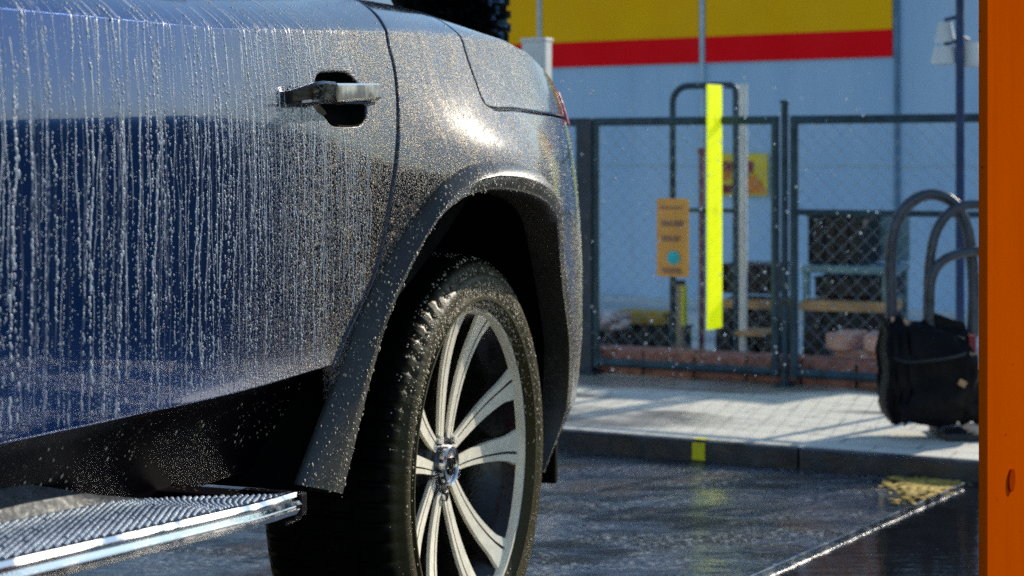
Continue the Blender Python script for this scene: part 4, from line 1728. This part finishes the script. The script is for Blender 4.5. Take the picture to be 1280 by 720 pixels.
# ---- covered vacuum with hoses at the kerb
def vacuum():
    Y = 5.55
    k = Y / F
    c = at(1168, 590, Y)
    base = Vector((c.x, c.y, PZ))
    o = thing('car_vacuum', 'car vacuum under a ragged black cover with looping dark hoses', 'vacuum', tuple(base), 0)

    def lp(px, py, dy=0.0):
        q = at(px, py, Y + dy)
        return Vector((q.x - base.x, q.y - base.y, q.z - base.z))
    # cover: rounded draped shell from stacked outlines
    lv = [(402, 1106, 1166, .3), (415, 1106, 1207, .75), (440, 1104, 1217, 1), (466, 1107, 1218, 1.0), (488, 1104, 1220, 1.0), (505, 1101, 1221, 1.0), (518, 1105, 1219, .9), (525, 1112, 1216, .7)]
    bm = bmesh.new()
    rings = []
    n = 64
    lv2 = []
    for (a0, b0) in zip(lv, lv[1:]):
        for q_ in range(3):
            lv2.append(tuple(x0 + (x1 - x0) * q_ / 3 for x0, x1 in zip(a0, b0)))
    lv2.append(lv[-1])
    lv = lv2
    for i, (py, xa, xb, dd) in enumerate(lv):
        cx, hw = (xa + xb) / 2, (xb - xa) / 2 * k
        cc = lp(cx, py)
        ring = []
        for j in range(n):
            a = 2 * math.pi * j / n
            ca, sa = math.cos(a), math.sin(a)
            e = .42
            x = hw * math.copysign(abs(ca) ** e, ca)
            y = .10 * dd * math.copysign(abs(sa) ** e, sa)
            ti2 = i / len(lv)
            wob = 1 + .10 * math.sin(a * 5 + i * .22 + math.sin(i * .5)) * (.4 + ti2) + .07 * abs(math.sin(a * 11 - i * .35)) + .03 * math.sin(a * 23 + i * .8)
            zj = (.014 * math.sin(a * 3 + 1) if i < 5 else 0) + (.010 * math.sin(a * 13) + random.uniform(-.004, .004) if i in (0, len(lv) - 1) else 0)
            ring.append(bm.verts.new((cc.x + x * (1 if abs(ca) > .9 else wob), cc.y + y * wob, cc.z + zj)))
        rings.append(ring)
    for r0, r1 in zip(rings, rings[1:]):
        for j in range(n):
            bm.faces.new((r0[j], r0[(j + 1) % n], r1[(j + 1) % n], r1[j]))
    bm.faces.new(rings[0])
    bm.faces.new(rings[-1][::-1])
    # flap standing up on the right
    fl = [bm.verts.new(lp(x, y, -.03)) for x, y in ((1166, 412), (1171, 392), (1188, 398), (1206, 403), (1211, 425), (1170, 425))]
    fb = [bm.verts.new(v.co + Vector((0, .03, 0))) for v in fl]
    bm.faces.new(fl)
    bm.faces.new(fb[::-1])
    for i in range(6):
        bm.faces.new((fl[i], fl[(i + 1) % 6], fb[(i + 1) % 6], fb[i]))
    cv = obj('cover', bm, M['black_fabric'], o, smooth=True)
    obj('cover_patch', box(bmesh.new(), lp(1203, 479, -.115), (10 * k, .006, 8 * k), Matrix.Rotation(.5, 3, 'Y')), M['timber'], cv, bevel=.002)
    pts = spline([lp(1106, 440, -.06), lp(1130, 452, -.118), (lp(1165, 450, -.125)), lp(1200, 444, -.118), lp(1219, 436, -.05)], 6)
    obj('strap', tube(bmesh.new(), pts, .005, 6), M['dark_box'], cv, smooth=True)
    obj('red_clip', box(bmesh.new(), lp(1215, 430, -.07), (9 * k, .02, 22 * k)), M['ink_red'], cv, bevel=.003)
    bm = bmesh.new()
    box(bm, lp(1200, 541), (44 * k, .2, 12 * k))
    box(bm, lp(1205, 565), (30 * k, .16, 40 * k))
    box(bm, Vector((lp(1203, 560).x, 0, .012)), (.16, .24, .024))
    obj('stand', bm, M['dark_box'], o, bevel=.006)
    bm = bmesh.new()
    bmesh.ops.create_uvsphere(bm, u_segments=12, v_segments=8, radius=.012, matrix=Matrix.Translation(lp(1175, 538, -.09)))
    obj('castor', bm, M['dark_box'], o, smooth=True)
    hz = [[(1113, 420), (1114, 380), (1113, 330), (1118, 285), (1135, 256), (1162, 243), (1190, 252), (1207, 280), (1214, 320), (1217, 360), (1216, 420)],
          [(1160, 420), (1160, 380), (1162, 330), (1170, 290), (1188, 265), (1212, 256), (1240, 262), (1262, 300), (1268, 360)],
          [(1162, 420), (1162, 385), (1164, 350), (1176, 328), (1200, 317), (1230, 316), (1255, 340), (1262, 390)]]
    for i, pl in enumerate(hz):
        pts = spline([lp(x, y, -.02 * i + .015) for x, y in pl], 8)
        bm = bmesh.new()
        rad = [(.0185 if i == 0 else .0155) * (1 + .03 * math.sin(j * 2.2)) for j in range(len(pts))]
        tube(bm, pts, rad, 14)
        obj('hose', bm, M['hose'], o, smooth=True)


vacuum()

# ---- blue lamp post with two white lamp heads
Y = 6.3
base = at(1200, 0, Y)
o = thing('lamp_post', 'dark blue post carrying two unlit white lamp heads', 'lamp post', (base.x, base.y, PZ), 0)
k = Y / F
obj('post_shaft', tube(bmesh.new(), [(0, 0, 0), (0, 0, 2.6)], 5.5 * k, 16), M['blue_pole'], o, smooth=True)
obj('base_plate', box(bmesh.new(), (0, 0, .008), (.12, .12, .016)), M['blue_pole'], o, bevel=.003)


def lampshade(px, py0, py1, w0, w1, dy):
    bm = bmesh.new()
    x = (px - 1200) * k
    za, zb2 = H - (py0 - HZ) * k - PZ, H - (py1 - HZ) * k - PZ
    n = 24
    r0 = [bm.verts.new((x + math.cos(2 * math.pi * j / n) * w0 * k, dy + math.sin(2 * math.pi * j / n) * w0 * k, za)) for j in range(n)]
    r1 = [bm.verts.new((x + math.cos(2 * math.pi * j / n) * w1 * k, dy + math.sin(2 * math.pi * j / n) * w1 * k, zb2)) for j in range(n)]
    zm = (za + zb2) / 2
    for j in range(n):
        bm.faces.new((r0[j], r0[(j + 1) % n], r1[(j + 1) % n], r1[j]))
    bm.faces.new(r0)
    bm.faces.new(r1[::-1])
    s = obj('lamp_shade', bm, M['white'], o, smooth=True)
    bm = bmesh.new()
    tube(bm, [(x, dy, za + .01), (0, 0, za + .02)], .008, 8)
    obj('lamp_arm', bm, M['blue_pole'], s, smooth=True)


lampshade(1186, 27, 52, 8, 13, .05)
lampshade(1186, 57, 79, 13, 18, .05)
lampshade(1216, 52, 82, 14, 16, .06)

# ---- white cabinet behind the car
Y = 6.7
k = Y / F
p = at(671, 52, Y)
o = thing('utility_cabinet', 'white metal cabinet standing behind the tail of the car', 'cabinet', (p.x, p.y, PZ), -BA)
hh = p.z - PZ
obj('cabinet_body', box(bmesh.new(), (0, .0, hh / 2), (.10, .06, hh)), M['white'], o, bevel=.006)
obj('cabinet_lid', box(bmesh.new(), (0, 0, hh + .006), (.108, .068, .012)), M['white'], o, bevel=.003)

# ---- black wash brush standing behind the car
Y = 5.4
k = Y / F
p = at(562, 0, Y)
o = thing('wash_brush', 'tall black car wash brush with ragged bristle layers behind the car', 'brush', (p.x, p.y, 0), 0)
obj('brush_core', tube(bmesh.new(), [(0, 0, 0), (0, 0, 2.2)], .05, 16), M['post_dark'], o, smooth=True)
bm = bmesh.new()
bm2 = bmesh.new()
z = .25
while z < 2.1:
    nn_ = 90
    for j in range(nn_):
        a = 2 * math.pi * j / nn_ + random.uniform(-.03, .03)
        r = .182 + random.uniform(-.016, .008)
        dz = random.uniform(-.035, .006)
        p0 = Vector((math.cos(a) * .05, math.sin(a) * .05, z))
        p1 = Vector((math.cos(a) * r, math.sin(a) * r, z + dz))
        tx = Vector((-math.sin(a), math.cos(a), 0)) * .010
        up = Vector((0, 0, .012))
        tgt = bm2 if random.random() < .05 else bm
        vs = [tgt.verts.new(q) for q in (p0 - tx * .4, p0 + tx * .4, p1 + tx, p1 - tx)]
        tgt.faces.new(vs)
        vs = [tgt.verts.new(q) for q in (p0 - up, p0 + up, p1 + up, p1 - up)]
        tgt.faces.new(vs)
    z += .036
obj('bristles', bm, M['bristle'], o)
obj('bristle_tufts', bm2, M['bristle_b'], o)

# ---- orange steel upright close on the right: a broad flat bar seen nearly edge on, lit by the sun
Y = 2.35
p = at(1234, 0, Y)
OA = R(60)
o = thing('steel_upright', 'broad flat orange painted steel upright at the right edge', 'upright', (p.x, p.y, 0), OA)
obj('flat_bar', box(bmesh.new(), (.14, .006, 1.5), (.28, .012, 3.0)), M['orange'], o, bevel=.0025)
obj('base_plate', box(bmesh.new(), (.14, .006, .006), (.36, .14, .012)), M['orange'], o, bevel=.003)
bm = bmesh.new()
q = at(1263, 600, 1)
n3 = Vector((math.sin(OA), -math.cos(OA), 0))
t_ = Vector((p.x, p.y, 0)).dot(n3) / q.dot(n3) if abs(q.dot(n3)) > 1e-6 else Y
t_ = (n3.x * p.x + n3.y * p.y) / (n3.x * q.x + n3.y * q.y)
hx = (Vector((q.x * t_, q.y * t_, 0)) - Vector((p.x, p.y, 0))).length
hz3 = H + (q.z - H) * t_
bmesh.ops.create_cone(bm, cap_ends=True, segments=20, radius1=.016, radius2=.016, depth=.004, matrix=Matrix.Translation((hx, -.001, hz3)) @ Matrix.Rotation(R(90), 4, 'X'))
obj('bolt_hole', bm, plain('dark_hole', (.34, .035, .0), .9, spec=0), o)  # darker disc painted in for the hole's recess

# ---- straw coloured debris by the kerb, and stray flying drops
bm = bmesh.new()
for i in range(420):
    px = random.triangular(1098, 1222, 1170)
    py = 594 + abs(random.gauss(0, 1)) * 17 * (1 - .3 * random.random())
    if py > 606 + (1222 - px) * .42:
        continue
    q = gnd(px, py)
    r = random.uniform(.004, .016)
    m = Matrix.Translation((q.x, q.y, r * .25)) @ Matrix.Rotation(random.uniform(0, 6), 4, 'Z') @ Matrix.Diagonal((r * random.uniform(1, 2.5), r, r * .3, 1))
    bmesh.ops.create_icosphere(bm, subdivisions=1, radius=1, matrix=m)
for v in bm.verts:
    v.co += Vector((random.gauss(0, .0015), random.gauss(0, .0015), random.gauss(0, .001)))
o = obj('debris', bm, M['straw'])
o['kind'] = 'stuff'
n = 420
V, Fq = [], []
bm = bmesh.new()
for i in range(n):
    Y = random.uniform(3.9, 7.2)
    q = at(random.uniform(700, 1100), random.uniform(90, 470), Y)
    r = random.choice((.0014, .0018, .0022, .0030, .0042))
    bmesh.ops.create_icosphere(bm, subdivisions=1, radius=r, matrix=Matrix.Translation(q))
o = obj('water_spray', bm, M['spray'], smooth=True)
o['kind'] = 'stuff'

# ------------------------------------------------------------------ light
SUN_AZ, SUN_EL = R(45), R(26)
sdir = Vector((math.cos(SUN_EL) * math.sin(SUN_AZ), math.cos(SUN_EL) * math.cos(SUN_AZ), math.sin(SUN_EL)))
ld = bpy.data.lights.new('sun', 'SUN')
ld.energy = 5.0
ld.angle = R(.5)
ld.color = (1.0, .91, .75)
lo = bpy.data.objects.new('sun', ld)
C.objects.link(lo)
lo.rotation_euler = sdir.to_track_quat('Z', 'Y').to_euler()
w = bpy.data.worlds.new('World')
sc.world = w
w.use_nodes = True
nt = w.node_tree
bg = nt.nodes['Background']
sky = nt.nodes.new('ShaderNodeTexSky')
sky.sky_type = 'NISHITA'
sky.sun_disc = False
sky.sun_elevation = SUN_EL
sky.sun_rotation = SUN_AZ
sky.air_density = 1.4
sky.dust_density = .15
sky.ozone_density = 3.5
nt.links.new(sky.outputs[0], bg.inputs[0])
bg.inputs[1].default_value = .15

# ------------------------------------------------------------------ camera
cd = bpy.data.cameras.new('camera')
cam = bpy.data.objects.new('camera', cd)
C.objects.link(cam)
cam.location = (0, 0, H)
cam.rotation_euler = (R(90), 0, 0)
cd.sensor_width = 36
cd.lens = F / 1280 * 36
cd.shift_y = -(360 - HZ) / 1280
cd.clip_end = 1500
cd.clip_start = .05
cd.dof.use_dof = True
cd.dof.focus_distance = 2.55
cd.dof.aperture_fstop = 6.3
sc.camera = cam
sc.view_settings.view_transform = 'Standard'
sc.view_settings.look = 'None'
sc.view_settings.exposure = 0
sc.cycles.use_denoising = False
sc.cycles.max_bounces = 8
sc.cycles.sample_clamp_indirect = 6
sc.cycles.sample_clamp_direct = 3
